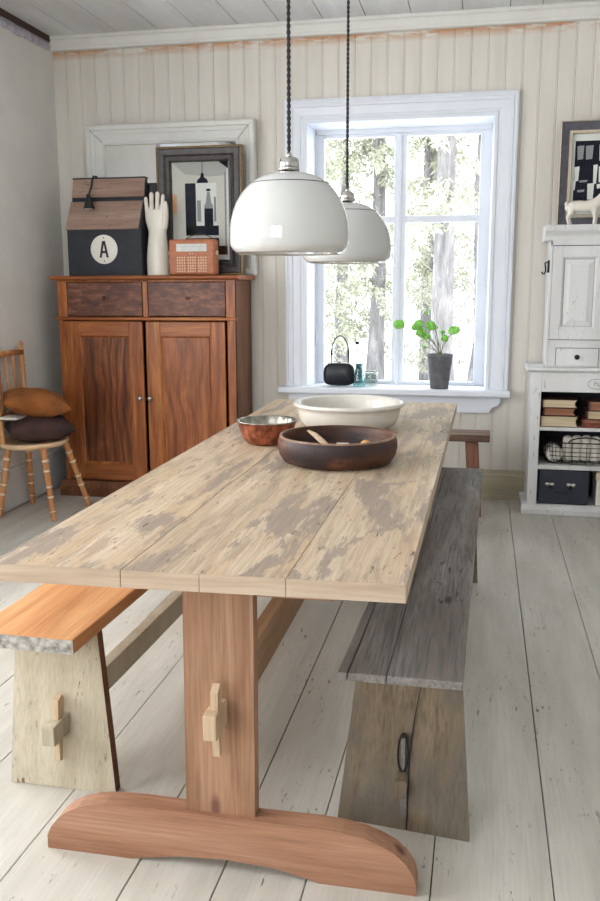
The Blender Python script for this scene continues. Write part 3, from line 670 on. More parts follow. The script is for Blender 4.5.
pm.prism([(-1.738, 1.725), (-1.68, 1.725), (-1.68, 1.845), (-1.692, 1.87), (-1.70, 1.93), (-1.718, 1.93), (-1.726, 1.87), (-1.738, 1.845)], 'y', y-.0022, y+.003, I('mid'))
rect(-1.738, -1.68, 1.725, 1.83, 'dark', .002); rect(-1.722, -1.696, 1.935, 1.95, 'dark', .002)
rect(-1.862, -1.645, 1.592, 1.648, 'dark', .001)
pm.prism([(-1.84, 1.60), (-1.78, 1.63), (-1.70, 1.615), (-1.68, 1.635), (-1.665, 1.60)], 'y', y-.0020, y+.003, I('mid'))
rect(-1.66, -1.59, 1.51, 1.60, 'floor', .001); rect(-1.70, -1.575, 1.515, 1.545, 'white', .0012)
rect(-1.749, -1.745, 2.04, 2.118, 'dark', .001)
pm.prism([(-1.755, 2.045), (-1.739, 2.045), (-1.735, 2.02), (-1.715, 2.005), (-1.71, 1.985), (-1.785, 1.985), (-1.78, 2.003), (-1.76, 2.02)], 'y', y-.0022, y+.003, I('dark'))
pm.build('print', mats, PC)  # painted mirror reflection, not a printed sheet
MB().box(-1.955, -1.570, 5.489, 5.4905, ZT+.088, 2.12).build('glass', M['pane'], PC)
# slanted box with the letter A
BX = thing('letter_box', 'old navy-black wooden box with pinkish sloped lid and round A sign', 'box', (-2.34, 5.40, ZT))
M['navy'] = plain('navy_black_paint', lin(34, 38, 48), .6, var=.22, bscale=18, bump=.15)
M['pinkw'] = wood('dusty_pink_brown_wood', (lin(150, 120, 106), lin(174, 146, 132), lin(190, 164, 150)), 'x', .7, .15, bump=.2, chips=lin(76, 54, 46))
MB().prism([(5.32, ZT), (5.32, 1.715), (5.415, 1.883), (5.415, 1.905), (5.44, 2.015), (5.465, 2.015), (5.465, ZT)], 'x', -2.592, -2.098).build('body', M['navy'], BX, bevel=.003)
sl = MB().prism([(5.310, 1.705), (5.408, 1.880), (5.419, 1.874), (5.320, 1.699)], 'x', -2.598, -2.110); sl.build('lid', M['pinkw'], BX, bevel=.002)
MB().prism([(5.392, 1.903), (5.402, 1.903), (5.428, 2.022), (5.416, 2.022)], 'x', -2.580, -2.096).build('top_board', M['pinkw'], BX, bevel=.002)
MB().prism([(5.414, 2.016), (5.47, 2.016), (5.47, 2.024), (5.414, 2.026)], 'x', -2.582, -2.094).build('rim', M['navy'], BX, bevel=.002)
sg = MB().lathe([(0, 0), (.087, 0), (.090, .002), (.090, .004), (.087, .006), (0, .006)], (0, 0, 0), 48, M=Matrix.Translation((-2.345, 5.32, 1.578)) @ Matrix.Rotation(PI/2, 4, 'X')).build('round_sign', plain('enamel_sign_white', lin(232, 230, 222), .35, var=.03), BX)
A = MB(); ax_, az_ = -2.345, 1.578; yy = (5.3125, 5.3145)
A.prism([(ax_-.031, az_-.050), (ax_-.016, az_-.050), (ax_+.004, az_+.052), (ax_-.010, az_+.052)], 'y', *yy)
A.prism([(ax_+.031, az_-.050), (ax_+.016, az_-.050), (ax_-.004, az_+.052), (ax_+.010, az_+.052)], 'y', *yy)
A.box(ax_-.02, ax_+.02, yy[0], yy[1], az_-.024, az_-.009)
A.build('letter_a', M['black'], sg)
for dz in (.072, -.072): MB().ball((ax_, 5.314, az_+dz), .004, .002, .004, 8, 6).build('screw', M['iron'], sg)
# dark tin box behind the hand
bb = MB().box(-2.085, -2.035, 5.45, 5.56, ZT, 1.985)
tag(bb.build('black_case', M['black'], bevel=.006), 'tall narrow black case standing just behind the porcelain hand', 'case')
# little socket lamp hung over the box
HL = thing('hanging_lamp', 'tiny black cone lamp with bulb, draped over the A box', 'lamp', (-2.43, 5.33, 1.83))
pts = [(-2.428, 5.49, 1.98), (-2.43, 5.478, 2.02), (-2.436, 5.45, 2.036), (-2.44, 5.415, 2.034), (-2.437, 5.388, 2.012), (-2.436, 5.365, 1.96), (-2.438, 5.33, 1.915)]
MB().tube(pts, .006, 8).build('cord', M['black'], HL)
MB().lathe([(0, 0), (.011, 0), (.014, -.02), (.022, -.045), (.034, -.085), (.035, -.09), (.03, -.088), (.018, -.045), (0, -.02)], (-2.438, 5.325, 1.918), 28).build('lamp_shade', M['black'], HL)
MB().ball((-2.438, 5.325, 1.833), .029, .029, .013, 20, 10).build('bulb', plain('frosted_bulb', lin(206, 200, 190), .3, var=.03), HL)
# porcelain hand (glove mould)
sc0 = .00678; scz = .00622; hx0, hz0 = -2.014, ZT+.0   # centre of wrist
def hp(u, v): return (hx0+(u-200)/9.475*sc0, hz0+(845-v)/9.475*scz)
hb = MB(); prof = []
outline = [(845, 100, 302), (800, 99, 302), (740, 98, 300), (680, 99, 297), (600, 105, 292), (520, 114, 285), (455, 121, 280), (420, 118, 284), (380, 107, 292), (340, 97, 302), (300, 92, 308), (260, 92, 300), (230, 95, 290)]
seg = 32; vs = []
for v, l, r_ in outline:
    cx1, z = hp((l+r_)/2, v); rx = (r_-l)/2/9.475*sc0; t = (845-v)/615
    ry = rx*(.80 if v > 500 else .80-.40*min(1, (500-v)/180))
    if v <= 400: ry = min(ry, .032)
    for k in range(seg):
        a = 2*PI*k/seg; vs.append((cx1+rx*math.cos(a), 5.388+ry*math.sin(a), z))
n = len(outline)
hb.add(vs, [(i*seg+k, i*seg+(k+1) % seg, (i+1)*seg+(k+1) % seg, (i+1)*seg+k) for i in range(n-1) for k in range(seg)], 0, True)
hb.f.append(tuple(range(seg))[::-1]); hb.m.append(0); hb.sm.append(True)
hb.f.append(tuple((n-1)*seg+k for k in range(seg))); hb.m.append(0); hb.sm.append(True)
for path, ra, rb in ((((125, 330), (115, 240), (106, 134)), .0155, .0125), (((160, 320), (157, 230), (158, 92)), .0155, .0135), (((205, 320), (209, 220), (214, 88)), .0155, .0135), (((245, 320), (254, 225), (264, 110)), .0155, .0120)):
    P3 = [hp(*p) for p in path]; pl = []; rs = []
    for i in range(13):
        t = i/12; q = [(1-t)**2*P3[0][j]+2*t*(1-t)*P3[1][j]+t*t*P3[2][j] for j in (0, 1)]
        pl.append((q[0], 5.388-.004*math.sin(t*PI)-.006*t, q[1])); rs.append(ra+(rb-ra)*t+.0008*math.cos(t*4*PI))
    hb.tube(pl, 1, 14, rs=rs); hb.ball(pl[-1], rb, rb, rb*1.25, 14, 10)
# thumb leaves the side of the palm near its base
P3 = [hp(262, 400), hp(300, 290), hp(296, 182)]; pl = []; rs = []
for i in range(13):
    t = i/12; q = [(1-t)**2*P3[0][j]+2*t*(1-t)*P3[1][j]+t*t*P3[2][j] for j in (0, 1)]
    pl.append((q[0], 5.383-.028*t, q[1])); rs.append(.024+(.0145-.024)*t)
hb.tube(pl, 1, 14, rs=rs); hb.ball(pl[-1], .0145, .0145, .018, 14, 10)
HO = hb.build('porcelain_hand', M['porcelain'])
rm = HO.modifiers.new('remesh', 'REMESH'); rm.mode = 'VOXEL'; rm.voxel_size = .0032; rm.use_smooth_shade = True
sm_ = HO.modifiers.new('smooth', 'SMOOTH'); sm_.factor = .5; sm_.iterations = 4
tag(HO, 'upright white porcelain glove-mould hand between the A box and radio', 'hand')
# radio
RD = thing('radio', 'small brown leather portable radio with dial and pierced grille', 'radio', (-1.78, 5.33, ZT))
M['leather'] = plain('tan_brown_leather', lin(172, 104, 70), .5, var=.12, bscale=40, bump=.15)
rx0, rx1, rz0, rz1, ry = -1.904, -1.612, ZT+.001, ZT+.216, 5.275
MB().box(rx0, rx1, ry, ry+.10, rz0, rz1).build('case', M['leather'], RD, bevel=.014, seg=4)
def rp(u, v): return (rx0+(u-88)/(535-88)*(rx1-rx0), rz1-(v-95)/(400-95)*(rz1-rz0))
x0, z0 = rp(165, 200); x1, z1 = rp(465, 135)
dl = MB().box(x0, x1, ry-.003, ry+.004, z0, z1).build('dial', plain('pale_dial_glass', lin(200, 202, 198), .2, var=.08, bscale=50), RD, bevel=.003)
tk = MB()
for i in range(22):
    xx = x0+.03+i*(x1-x0-.06)/21; tk.box(xx, xx+.0012, ry-.0036, ry-.002, z0+.022, z0+(.034 if i % 4 else .040))
tk.box(x0+.03, x1-.03, ry-.0036, ry-.002, z0+.012, z0+.0135)
tk.build('scale_marks', M['mid'] if 'mid' in M else PI_['mid'], dl)
for u0 in (165, 270, 373):
    xa, za = rp(u0, 380); xb, zb = rp(u0+92, 240); g = MB(); g.box(xa, xb, ry-.002, ry+.003, za, zb, 1)
    nx, nz = 4, 6
    for i in range(nx):
        for j in range(nz):
            cx1 = xa+(i+.5)*(xb-xa)/nx; cz = za+(j+.5)*(zb-za)/nz; s = .0062; g.prism([(cx1-s, cz), (cx1, cz-s), (cx1+s, cz), (cx1, cz+s)] if (i+j) % 2 else [(cx1-s*.7, cz-s*.9), (cx1+s*.7, cz-s*.9), (cx1+s*.7, cz+s*.9), (cx1-s*.7, cz+s*.9)], 'y', ry-.0035, ry-.001, 0)
    g.build('grille', [plain('cream_grille', lin(212, 182, 150), .6), M['leather']], RD)
for dx in (-.008, .008): MB().ball(((rx0+rx1)/2+dx, ry-.003, rp(0, 218)[1]), .0035, .003, .0045, 10, 8).build('button', M['ringpaint'], RD)
hp_ = [(rx0+.085+(.20)*i/16, ry+.05, rz1-.006+.036*math.sin(PI*i/16)**.8) for i in range(17)]
MB().tube(hp_, .0055, 8, flat=.5).build('handle', M['dframe'], RD)
for xx, zz in ((rx0-.006, 210), (rx0-.004, 285), (rx1+.006, 210)):
    MB().ball((xx, ry+.04, rp(0, zz)[1]), .009, .015, .015, 14, 8).build('knob', M['ringpaint'], RD)

# ---------------------------------------------------------------- window sill things
ZS = .704; YS = 5.70
HB = thing('handbag', 'small black handbag with thin looped handle on the windowsill', 'bag', (-.91, YS, ZS))
M['bag'] = plain('black_patent_leather', lin(20, 24, 34), .3, var=.1, spec=.3)
cxb = -.905; mb = MB(); vs = []; N = 28; lay = 9
outl = []
for i in range(N):
    a = 2*PI*i/N; c_, s_ = math.cos(a), math.sin(a); outl.append((cxb+.104*math.copysign(abs(c_)**.48, c_)*(1-.10*max(0, s_)), .075+.074*math.copysign(abs(s_)**.5, s_)))
for j in range(lay):
    t = -1+2*j/(lay-1); k = (1-abs(t)**3.2)**.5*.25+.75
    for px_, pz_ in outl: vs.append((cxb+(px_-cxb)*k, YS+t*.036*(1-.35*(pz_/.15)), ZS+.0755+(pz_-.075)*k))
mb.add(vs, [(j*N+i, j*N+(i+1) % N, (j+1)*N+(i+1) % N, (j+1)*N+i) for j in range(lay-1) for i in range(N)], 0, True)
mb.f += [tuple(range(N))[::-1], tuple((lay-1)*N+i for i in range(N))]; mb.m += [0, 0]; mb.sm += [True, True]
mb.build('bag_body', M['bag'], HB, weld=True)
MB().box(cxb-.075, cxb+.075, YS-.012, YS+.012, ZS+.142, ZS+.151).ball((cxb, YS-.004, ZS+.157), .014, .008, .008).build('clasp_frame', M['chrome'], HB, bevel=.002)
hnd = [(cxb-.052, YS, ZS+.150), (cxb-.05, YS, ZS+.20)]+[(cxb+.006-.056*math.cos(PI*i/14), YS, ZS+.21+.115*math.sin(PI*i/14)) for i in range(15)]+[(cxb+.06, YS, ZS+.19), (cxb+.058, YS, ZS+.150)]
MB().tube(hnd, .0042, 8).tube([hnd[1], hnd[2], hnd[3]], .0075, 8).tube([hnd[-4], hnd[-3], hnd[-2]], .0075, 8).build('handle', M['bag'], HB)
BO = thing('glass_bottle', 'clear glass bottle with black cap behind the black handbag', 'bottle', (-.795, YS+.06, ZS))
MB().lathe([(0, .002), (.036, .002), (.038, .01), (.038, .13), (.03, .165), (.014, .19), (.011, .20), (.011, .27), (.0085, .27), (.0085, .20), (.026, .16), (.034, .13), (.034, .012), (0, .010)], (-.795, YS+.06, ZS), 32).build('bottle', M['clear'], BO)
MB().lathe([(0, .268), (.014, .268), (.014, .286), (0, .286)], (-.795, YS+.06, ZS), 20).build('cap', M['black'], BO)
GV = MB().lathe([(0, .002), (.04, .002), (.044, .012), (.04, .05), (.028, .10), (.024, .135), (.032, .150), (.029, .150), (.021, .135), (.025, .10), (.036, .05), (.04, .014), (0, .012)], (-.768, YS-.03, ZS), 32)
tag(GV.build('glass_vase', M['aqua']), 'pale blue glass vase touching the right side of handbag', 'vase')
JR = thing('glass_jar', 'small clear glass jar with clamped lid, right of the bottle', 'jar', (-.700, YS+.05, ZS))
MB().lathe([(0, .002), (.04, .002), (.043, .008), (.043, .075), (.041, .08), (.038, .08), (.039, .072), (.039, .012), (0, .010)], (-.700, YS+.05, ZS), 32).build('jar', M['jar'], JR)
MB().lathe([(0, .081), (.044, .081), (.045, .09), (.038, .10), (0, .102)], (-.700, YS+.05, ZS), 32).build('lid', M['jar'], JR)
MB().tube([(-.700+.0445*math.cos(2*PI*i/24), YS+.05+.0445*math.sin(2*PI*i/24), ZS+.079) for i in range(24)], .0022, 6, closed=True).build('clamp', M['chrome'], JR)
# plant
PX, PY = -.252, 5.665
PT = thing('potted_plant', 'small green plant with round leaves in grey pot on windowsill', 'plant', (PX, PY, ZS))
M['pot'] = plain('mottled_grey_clay', lin(98, 98, 102), .85, var=.22, bscale=22, bump=.3)
MB().lathe([(0, 0), (.056, 0), (.058, .006), (.078, .19), (.081, .2), (.083, .214), (.078, .217), (.073, .212), (.071, .19), (.0, .188)], (PX, PY, ZS), 40).build('pot', M['pot'], PT)
MB().lathe([(0, .2), (.04, .198), (.073, .194), (.073, .19), (0, .19)], (PX, PY, ZS), 24).build('soil', plain('dark_soil', lin(52, 42, 36), .95, var=.4, bscale=90, bump=.8), PT)
mt, nt, b = base('translucent_green_leaf'); b.inputs['Roughness'].default_value = .5
nt.links.new(ramp(nt, noisen(nt, coords(nt, (1, 1, 1)), 30, 3), [(.35, lin(136, 182, 92)), (.65, lin(180, 216, 140))]), b.inputs['Base Color'])
tr = nd(nt, 'ShaderNodeBsdfTranslucent'); tr.inputs[0].default_value = lin(150, 214, 90); mx = nd(nt, 'ShaderNodeMixShader'); mx.inputs[0].default_value = .45
out = nt.nodes['Material Output']; nt.links.new(b.outputs[0], mx.inputs[1]); nt.links.new(tr.outputs[0], mx.inputs[2]); nt.links.new(mx.outputs[0], out.inputs[0])
M['leaf'] = mt; M['stem'] = plain('brown_green_stem', lin(112, 116, 78), .6)
k = .00635; rd = random.Random(3)
for lx, lz, r_ in ((75, 185, .036), (200, 200, .026), (215, 185, .034), (235, 240, .034), (275, 272, .032), (305, 195, .034), (275, 95, .017), (482, 230, .038), (410, 285, .026), (262, 350, .014), (340, 205, .018), (395, 240, .016)):
    dx = (lx/7.5+390-441)*k; dz = (354-(300+lz/7.5))*k+.212; dy = rd.uniform(-.05, .05)
    c_ = Vector((PX+dx, PY+dy, ZS+dz)); lf = MB()
    tilt = Euler((rd.uniform(.7, 1.3), rd.uniform(-.5, .5), rd.uniform(-.6, .6))).to_matrix()
    ring_ = [];  n = 18
    for j, rr in enumerate((0, .5, 1)):
        for i in range(n):
            a = 2*PI*i/n; rad = r_*rr*(1-.25*math.exp(-((a-PI*1.5)/.3)**2) + .02*math.cos(8*a)); q = tilt @ Vector((rad*math.cos(a), rad*math.sin(a), .25*rad*rr-.004*rr*math.cos(4*a)))
            ring_.append(c_+q)
    lf.add(ring_, [(j*n+i, j*n+(i+1) % n, (j+1)*n+(i+1) % n, (j+1)*n+i) for j in range(2) for i in range(n)], 0, True)
    lo = lf.build('leaf', M['leaf'], PT); sol = lo.modifiers.new('thick', 'SOLIDIFY'); sol.thickness = .0008
    b0 = Vector((PX+rd.uniform(-.012, .012), PY+rd.uniform(-.01, .01), ZS+.195)); mid = b0.lerp(c_, .5)+Vector((-.2*dx, 0, .03))
    MB().tube([(1-t)**2*b0+2*t*(1-t)*mid+t*t*c_ for t in [i/8 for i in range(9)]], .0022, 6).build('stem', M['stem'], PT)

# ---------------------------------------------------------------- chair with cushions
CH = thing('spindle_chair', 'honey-coloured turned wooden chair with white-ringed legs, by left wall', 'chair', (-2.60, 4.76, 0))
SZ = .452
seat = MB().lathe([(0, -.032), (.19, -.032), (.206, -.027), (.213, -.014), (.211, -.003), (.20, .0), (.175, -.004), (0, -.008)], (-2.605, 4.765, SZ), 56, sx=.95, sy=1.06)
seat.build('seat', M['chairseat'], CH)
def turned(p0, p1, r0, bands, name, par, rings=True, seg=16, taper=.8):
    p0, p1 = Vector(p0), Vector(p1); L = (p1-p0).length; q = (p1-p0).to_track_quat('Z', 'Y').to_matrix().to_4x4(); Mx = Matrix.Translation(p0) @ q
    prof = []; mats = []; N = 72
    for i in range(N+1):
        t = i/N; r = r0*(1-(1-taper)*t); mm = 0
        for c_, w_ in bands:
            d = abs(t-c_)/w_
            if d < 1: r += r0*.22*math.cos(d*PI/2); mm = 1 if d < .55 else 0
            elif d < 1.8: r -= r0*.10*math.sin((d-1)/.8*PI)
        prof.append((r, t*L)); mats.append(mm if rings else 0)
    return MB().lathe(prof, (0, 0, 0), seg, M=Mx, mats=mats).build(name, [M['chair'], M['ringpaint']], par)
bands = [(.16, .022), (.30, .018), (.52, .022), (.66, .022), (.86, .022)]
for (tx, ty), (fx, fy) in (((-2.47, 4.625), (-2.414, 4.60)), ((-2.47, 4.90), (-2.377, 4.995)), ((-2.72, 4.90), (-2.755, 4.985)), ((-2.70, 4.64), (-2.775, 4.62))):
    turned((tx, ty, SZ-.03), (fx, fy, 0), .019, bands, 'leg', CH)
for pa, pb in (((-2.745, 4.955, SZ-.03), (-2.765, 4.972, .985)), ((-2.705, 4.60, SZ-.03), (-2.765, 4.625, .985))):
    po = turned(pa, pb, .016, [(.30, .02), (.5, .02), (.80, .018), (.86, .014), (.97, .02)], 'back_post', CH, rings=False, taper=.85)
    MB().lathe([(0, -.004), (.012, -.002), (.008, .006), (.014, .014), (.014, .022), (.006, .032), (.003, .042), (0, .046)], pb, 14).build('finial', M['chair'], po)
MB().tube([(-2.764, 4.62, .955), (-2.776, 4.80, .96), (-2.764, 4.972, .955)], .018, 12, flat=1).build('top_rail', M['chair'], CH)
MB().tube([(-2.742, 4.61, .60), (-2.752, 4.79, .60), (-2.75, 4.96, .60)], .011, 10).build('lower_rail', M['chair'], CH)
for i in range(3):
    y = 4.705+.085*i
    turned((-2.752, y, .60), (-2.772, y, .95), .0085, [(.5, .05), (.9, .03), (.1, .03)], 'spindle', CH, rings=False, seg=10, taper=1)
def pillow(name, c, w, d, t, mat, label, rot, seed, droop=.0):
    mb = MB(); n = 36; R_ = Euler(rot).to_matrix(); vs = []
    for side in (1, -1):
        for j in range(n+1):
            for i in range(n+1):
                u, v = -1+2*i/n, -1+2*j/n
                e = max(0, (1-u*u))**.42*max(0, (1-v*v))**.42
                pin = 1-.10*(1-abs(u)**2)*abs(v)**4; pin2 = 1-.10*(1-abs(v)**2)*abs(u)**4
                x_, y_ = u*w/2*pin2, v*d/2*pin
                z_ = side*t/2*e
                wr_ = noise.noise(Vector((u*2.2+seed, v*2.2, seed)))*.18+.10*math.sin(math.atan2(v, u)*9+seed)*(max(abs(u), abs(v))**2)
                z_ += t*.5*wr_*e**.7*side*.6
                z_ -= droop*(u*u)*.5
                p = R_ @ Vector((x_, y_, z_)); vs.append((p.x+c[0], p.y+c[1], p.z+c[2]))
    m_ = (n+1)**2; fs = []
    for s in (0, 1):
        for j in range(n):
            for i in range(n):
                a = s*m_+j*(n+1)+i; f = (a, a+1, a+n+2, a+n+1); fs.append(f if s == 0 else f[::-1])
    mb.add(vs, fs, 0, True)
    o = mb.build(name, mat, weld=True); tag(o, label, 'cushion'); return o
pillow('cushion', (-2.570, 4.77, SZ+.074), .38, .38, .165, M['brownv'], 'dark chocolate velvet cushion lying directly on the chair seat', (0, .0, .62), 1.3)
pillow('cushion', (-2.585, 4.77, SZ+.222), .38, .38, .165, M['tan'], 'tan orange velvet cushion on top of the dark brown cushion', (0, .15, .58), 4.1)
cl_ = MB().box(-2.72, -2.60, 4.575, 4.70, SZ+.140, SZ+.156, M=None)
tag(cl_.build('folded_cloth', M['cloth'], bevel=.008, seg=3), 'folded white cloth tucked between the two velvet cushions', 'cloth')

# ---------------------------------------------------------------- white shelf cupboard
Q = thing('bookcase', 'low white painted open bookcase, lower half beneath the white cupboard', 'bookcase', (.70, 5.48, 0))
qx0, qx1, qf, qb = .300, 1.085, 5.31, 5.64
qi0, qi1 = .356, 1.03
q = MB()
q.box(qx0, qi0, qf, qb, .045, .858); q.box(qi1, qx1, qf, qb, .045, .858)
q.box(qi0, qi1, qf, qf+.03, .735, .858)
q.box(qi0, qi1, qf, qb, .045, .058)
q.build('body', M['pearl'], Q, bevel=.003)
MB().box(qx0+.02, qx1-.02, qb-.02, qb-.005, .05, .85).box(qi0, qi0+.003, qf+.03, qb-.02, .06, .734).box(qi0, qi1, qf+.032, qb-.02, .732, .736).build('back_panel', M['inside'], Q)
MB().prism([(qf-.025, 0), (qf-.025, .03), (qf-.012, .05), (qf+.01, .056), (qb, .056), (qb, 0)], 'x', qx0-.03, qx1+.03).build('plinth', M['pearl'], Q, bevel=.003)
MB().prism([(qf-.012, .852), (qf-.026, .862), (qf-.028, .874), (qf-.02, .880), (qb, .880), (qb, .852)], 'x', qx0-.03, qx1+.03).build('top', M['pearl'], Q, bevel=.002)
MB().box(qi0, qi1, qf+.004, qb-.02, .505, .526).build('shelf', M['pearl'], Q, bevel=.003)
MB().box(qi0, qi1, qf+.004, qb-.02, .272, .297).build('shelf', M['pearl'], Q, bevel=.003)
pl_ = []
for i in range(32):
    a = 2*PI*i/32; c_, s_ = math.cos(a), math.sin(a); pl_.append((.695+.082*math.copysign(abs(c_)**.7, c_), .786+.030*math.copysign(abs(s_)**.8, s_)))
pt = MB().prism(pl_, 'y', qf-.004, qf+.001).build('name_plate', M['pearl'], Q, bevel=.0015)
rn = MB().tube([(p[0]*.97+.695*.03, qf-.0045, p[1]) for p in pl_], .0016, 6, closed=True).build('plate_border', PI_['mid'], pt)
text_mesh('lettering', 'Papper', .036, PI_['mid'], pt, (.695-.70, qf-.0045-5.48, .786), (PI/2, 0, 0), .0004)

U = thing('wall_cupboard', 'tall white painted cupboard with raised-panel doors atop the bookcase', 'cupboard', (.70, 5.5, .88))
ux0, ux1, uf, ub = .372, 1.012, 5.33, 5.64
u = MB().box(ux0, ux1, uf+.004, ub, .881, 1.615)
u.box(ux0, ux0+.012, uf, uf+.01, .881, 1.60).box(ux1-.012, ux1, uf, uf+.01, .881, 1.60).box(ux0, ux1, uf, uf+.01, 1.022, 1.036).box(ux0, ux1, uf, uf+.01, 1.572, 1.615).box(ux0, ux1, uf, uf+.01, .881, .886)
u.build('body', M['pearl'], U, bevel=.002)
MB().prism([(uf-.004, 1.60), (uf-.006, 1.622), (uf-.016, 1.636), (uf-.030, 1.650), (uf-.034, 1.664), (uf-.036, 1.684), (ub, 1.684), (ub, 1.60)], 'x', ux0-.035, ux1+.035).build('cornice', M['pearl'], U, bevel=.002)
for a, c in ((.386, .690), (.694, .998)):
    d = MB(); pa, pc, za, zb = a+.056, c-.062 if a < .5 else c-.056, 1.105, 1.505
    d.box(a, pa, uf-.010, uf+.006, 1.040, 1.568).box(pc, c, uf-.010, uf+.006, 1.040, 1.568).box(pa, pc, uf-.010, uf+.006, zb, 1.568).box(pa, pc, uf-.010, uf+.006, 1.040, za)
    do = d.build('door', M['pearl'], U, bevel=.0025)
    pn = MB(); frame_ring(pn, [(-.001, uf-.009), (.006, uf-.002), (.010, uf+.002), (.012, uf+.002), (.040, uf-.007), (.042, uf-.009)], pa, pc, za, zb)
    pn.box(pa+.042, pc-.042, uf-.009, uf, za+.042, zb-.042); pn.build('panel', M['pearl'], do)
for a, c in ((.430, .664), (.720, .954)):
    d = MB().box(a, c, uf-.004, uf+.02, .889, .988).build('drawer', M['pearl'], U, bevel=.002)
    fg = MB(); frame_ring(fg, [(-.003, uf+.0035), (0, uf+.003)], a, c, .889, .988)
    MB().lathe([(0, 0), (.014, 0), (.015, .003), (.008, .006), (.007, .012), (.013, .018), (.010, .025), (0, .027)], (0, 0, 0), 18, M=Matrix.Translation(((a+c)/2, uf-.004, .939)) @ Matrix.Rotation(PI/2, 4, 'X')).build('knob', M['iron'], d)
dl_ = MB()
for a, c in ((.430, .664), (.720, .954)):
    for x0, x1, z0, z1 in ((a-.004, a-.001, .886, .992), (c+.001, c+.004, .886, .992), (a-.004, c+.004, .989, .992)):
        dl_.box(x0, x1, uf+.0025, uf+.0045, z0, z1)
dl_.build('drawer_gap', M['inside'], U)
MB().box(ux0+.012, ux1-.012, uf+.002, uf+.005, 1.022, 1.572).build('door_gap', M['inside'], U)
hk = MB().box(.360, .3725, 5.36, 5.375, 1.42, 1.49).tube([(.362, 5.367, 1.48), (.345, 5.367, 1.475), (.350, 5.367, 1.45), (.352, 5.367, 1.425), (.343, 5.367, 1.412), (.334, 5.367, 1.415), (.330, 5.367, 1.425)], .0045, 8)
hk.build('hook', M['iron'], U)

# books
M['page'] = wood('cream_page_edges', (lin(206, 186, 150), lin(222, 206, 176), lin(232, 218, 192)), 'x', .8, .12, along=2, across=60, bump=.2)
M['bpage'] = wood('brown_page_edges', (lin(150, 100, 76), lin(172, 122, 96), lin(186, 138, 112)), 'x', .8, .12, along=2, across=60, bump=.2)
M['bleather'] = plain('dark_brown_book_cover', lin(70, 44, 34), .6, var=.25, bscale=30)
M['rleather'] = plain('red_brown_book_cover', lin(122, 62, 46), .6, var=.25, bscale=30)
def book(x0, x1, z0, th, y0, dep, pages, cover, label, group, rot=0):
    bk = thing('book', label, 'book', ((x0+x1)/2, y0+dep/2, z0), rot, group); hw = (x1-x0)/2
    mb = MB(); t = .0035
    mb.box(-hw, hw, -dep/2, dep/2, 0, t); mb.box(-hw, hw, -dep/2, dep/2, th-t, th)
    mb.prism([(-hw-.004, .002), (-hw-.007, th*.3), (-hw-.007, th*.7), (-hw-.004, th-.002), (-hw+.003, th-.002), (-hw+.003, .002)], 'y', -dep/2, dep/2)
    mb.build('cover', cover, bk, world=False, bevel=.001)
    pts = [(-hw+.003, t), (hw-.004, t)]+[(hw-.006-.009*math.sin(PI*i/8), t+(th-2*t)*i/8) for i in range(1, 8)]+[(hw-.004, th-t), (-hw+.003, th-t)]
    MB().prism(pts, 'y', -dep/2+.004, dep/2-.004).build('pages', pages, bk, world=False)
    return bk
zb = .5265
book(.362, .575, zb, .066, 5.325, .22, M['page'], M['bleather'], 'thick cream-edged book at the bottom of the left book stack', 'books on the top shelf', .0)
book(.380, .560, zb+.0665, .046, 5.33, .20, M['bpage'], M['bleather'], 'brown-edged book in the middle of the left book stack', 'books on the top shelf', .0)
book(.372, .568, zb+.113, .050, 5.325, .21, M['page'], M['bleather'], 'cream-edged book lying on top of the left book stack', 'books on the top shelf', -.03)
book(.600, .82, zb, .024, 5.325, .20, M['rleather'], M['rleather'], 'thin red-brown book at the very bottom of the right stack', 'books on the top shelf', .02)
book(.607, .82, zb+.0245, .025, 5.33, .20, M['bpage'], M['rleather'], 'thin red-brown book, second from bottom of the right stack', 'books on the top shelf', -.02)
book(.625, .82, zb+.050, .050, 5.325, .20, M['page'], M['bleather'], 'tan-edged book, second from top of the right stack', 'books on the top shelf', .0)
book(.635, .83, zb+.1005, .055, 5.325, .20, M['bpage'], M['bleather'], 'brown book lying on top of the right-hand stack', 'books on the top shelf', .0)
# wire basket with rolled towels
WB = thing('wire_basket', 'dark wire basket on the middle shelf holding white rolled linen', 'basket', (.63, 5.44, .299))
wbm = MB(); bx0, bx1, by0, by1 = .385, .88, 5.335, 5.55
def sup(t, k=1.0, z=0):
    c_, s_ = math.cos(t), math.sin(t)
    return ((bx0+bx1)/2+(bx1-bx0)/2*k*math.copysign(abs(c_)**.55, c_), (by0+by1)/2+(by1-by0)/2*k*math.copysign(abs(s_)**.6, s_), z)
for kk, z in ((.90, .302), (.95, .325), (.98, .350), (.99, .375), (1.0, .402), (1.0, .43)):
    wbm.tube([sup(2*PI*i/48, kk, z) for i in range(48)], .0022 if z < .42 else .004, 6, closed=True)
for i in range(44):
    t = 2*PI*i/44; wbm.tube([sup(t, .90, .302), sup(t, .98, .350), sup(t, 1, .43)], .0018, 5)
for i in range(9):
    x_ = bx0+.06+i*.047; wbm.tube([(x_, by0+.02, .302), (x_, by1-.02, .302)], .0016, 5)
wbm.build('wire_mesh', M['iron'], WB)
MB().tube([(.53+.2*i/14, 5.36, .43+.030*math.sin(PI*i/14)**.5) for i in range(15)], .004, 8).build('handle', M['iron'], WB)
M['towel'] = plain('white_rolled_linen', lin(224, 220, 210), .95, var=.04, bscale=120, bump=.3)
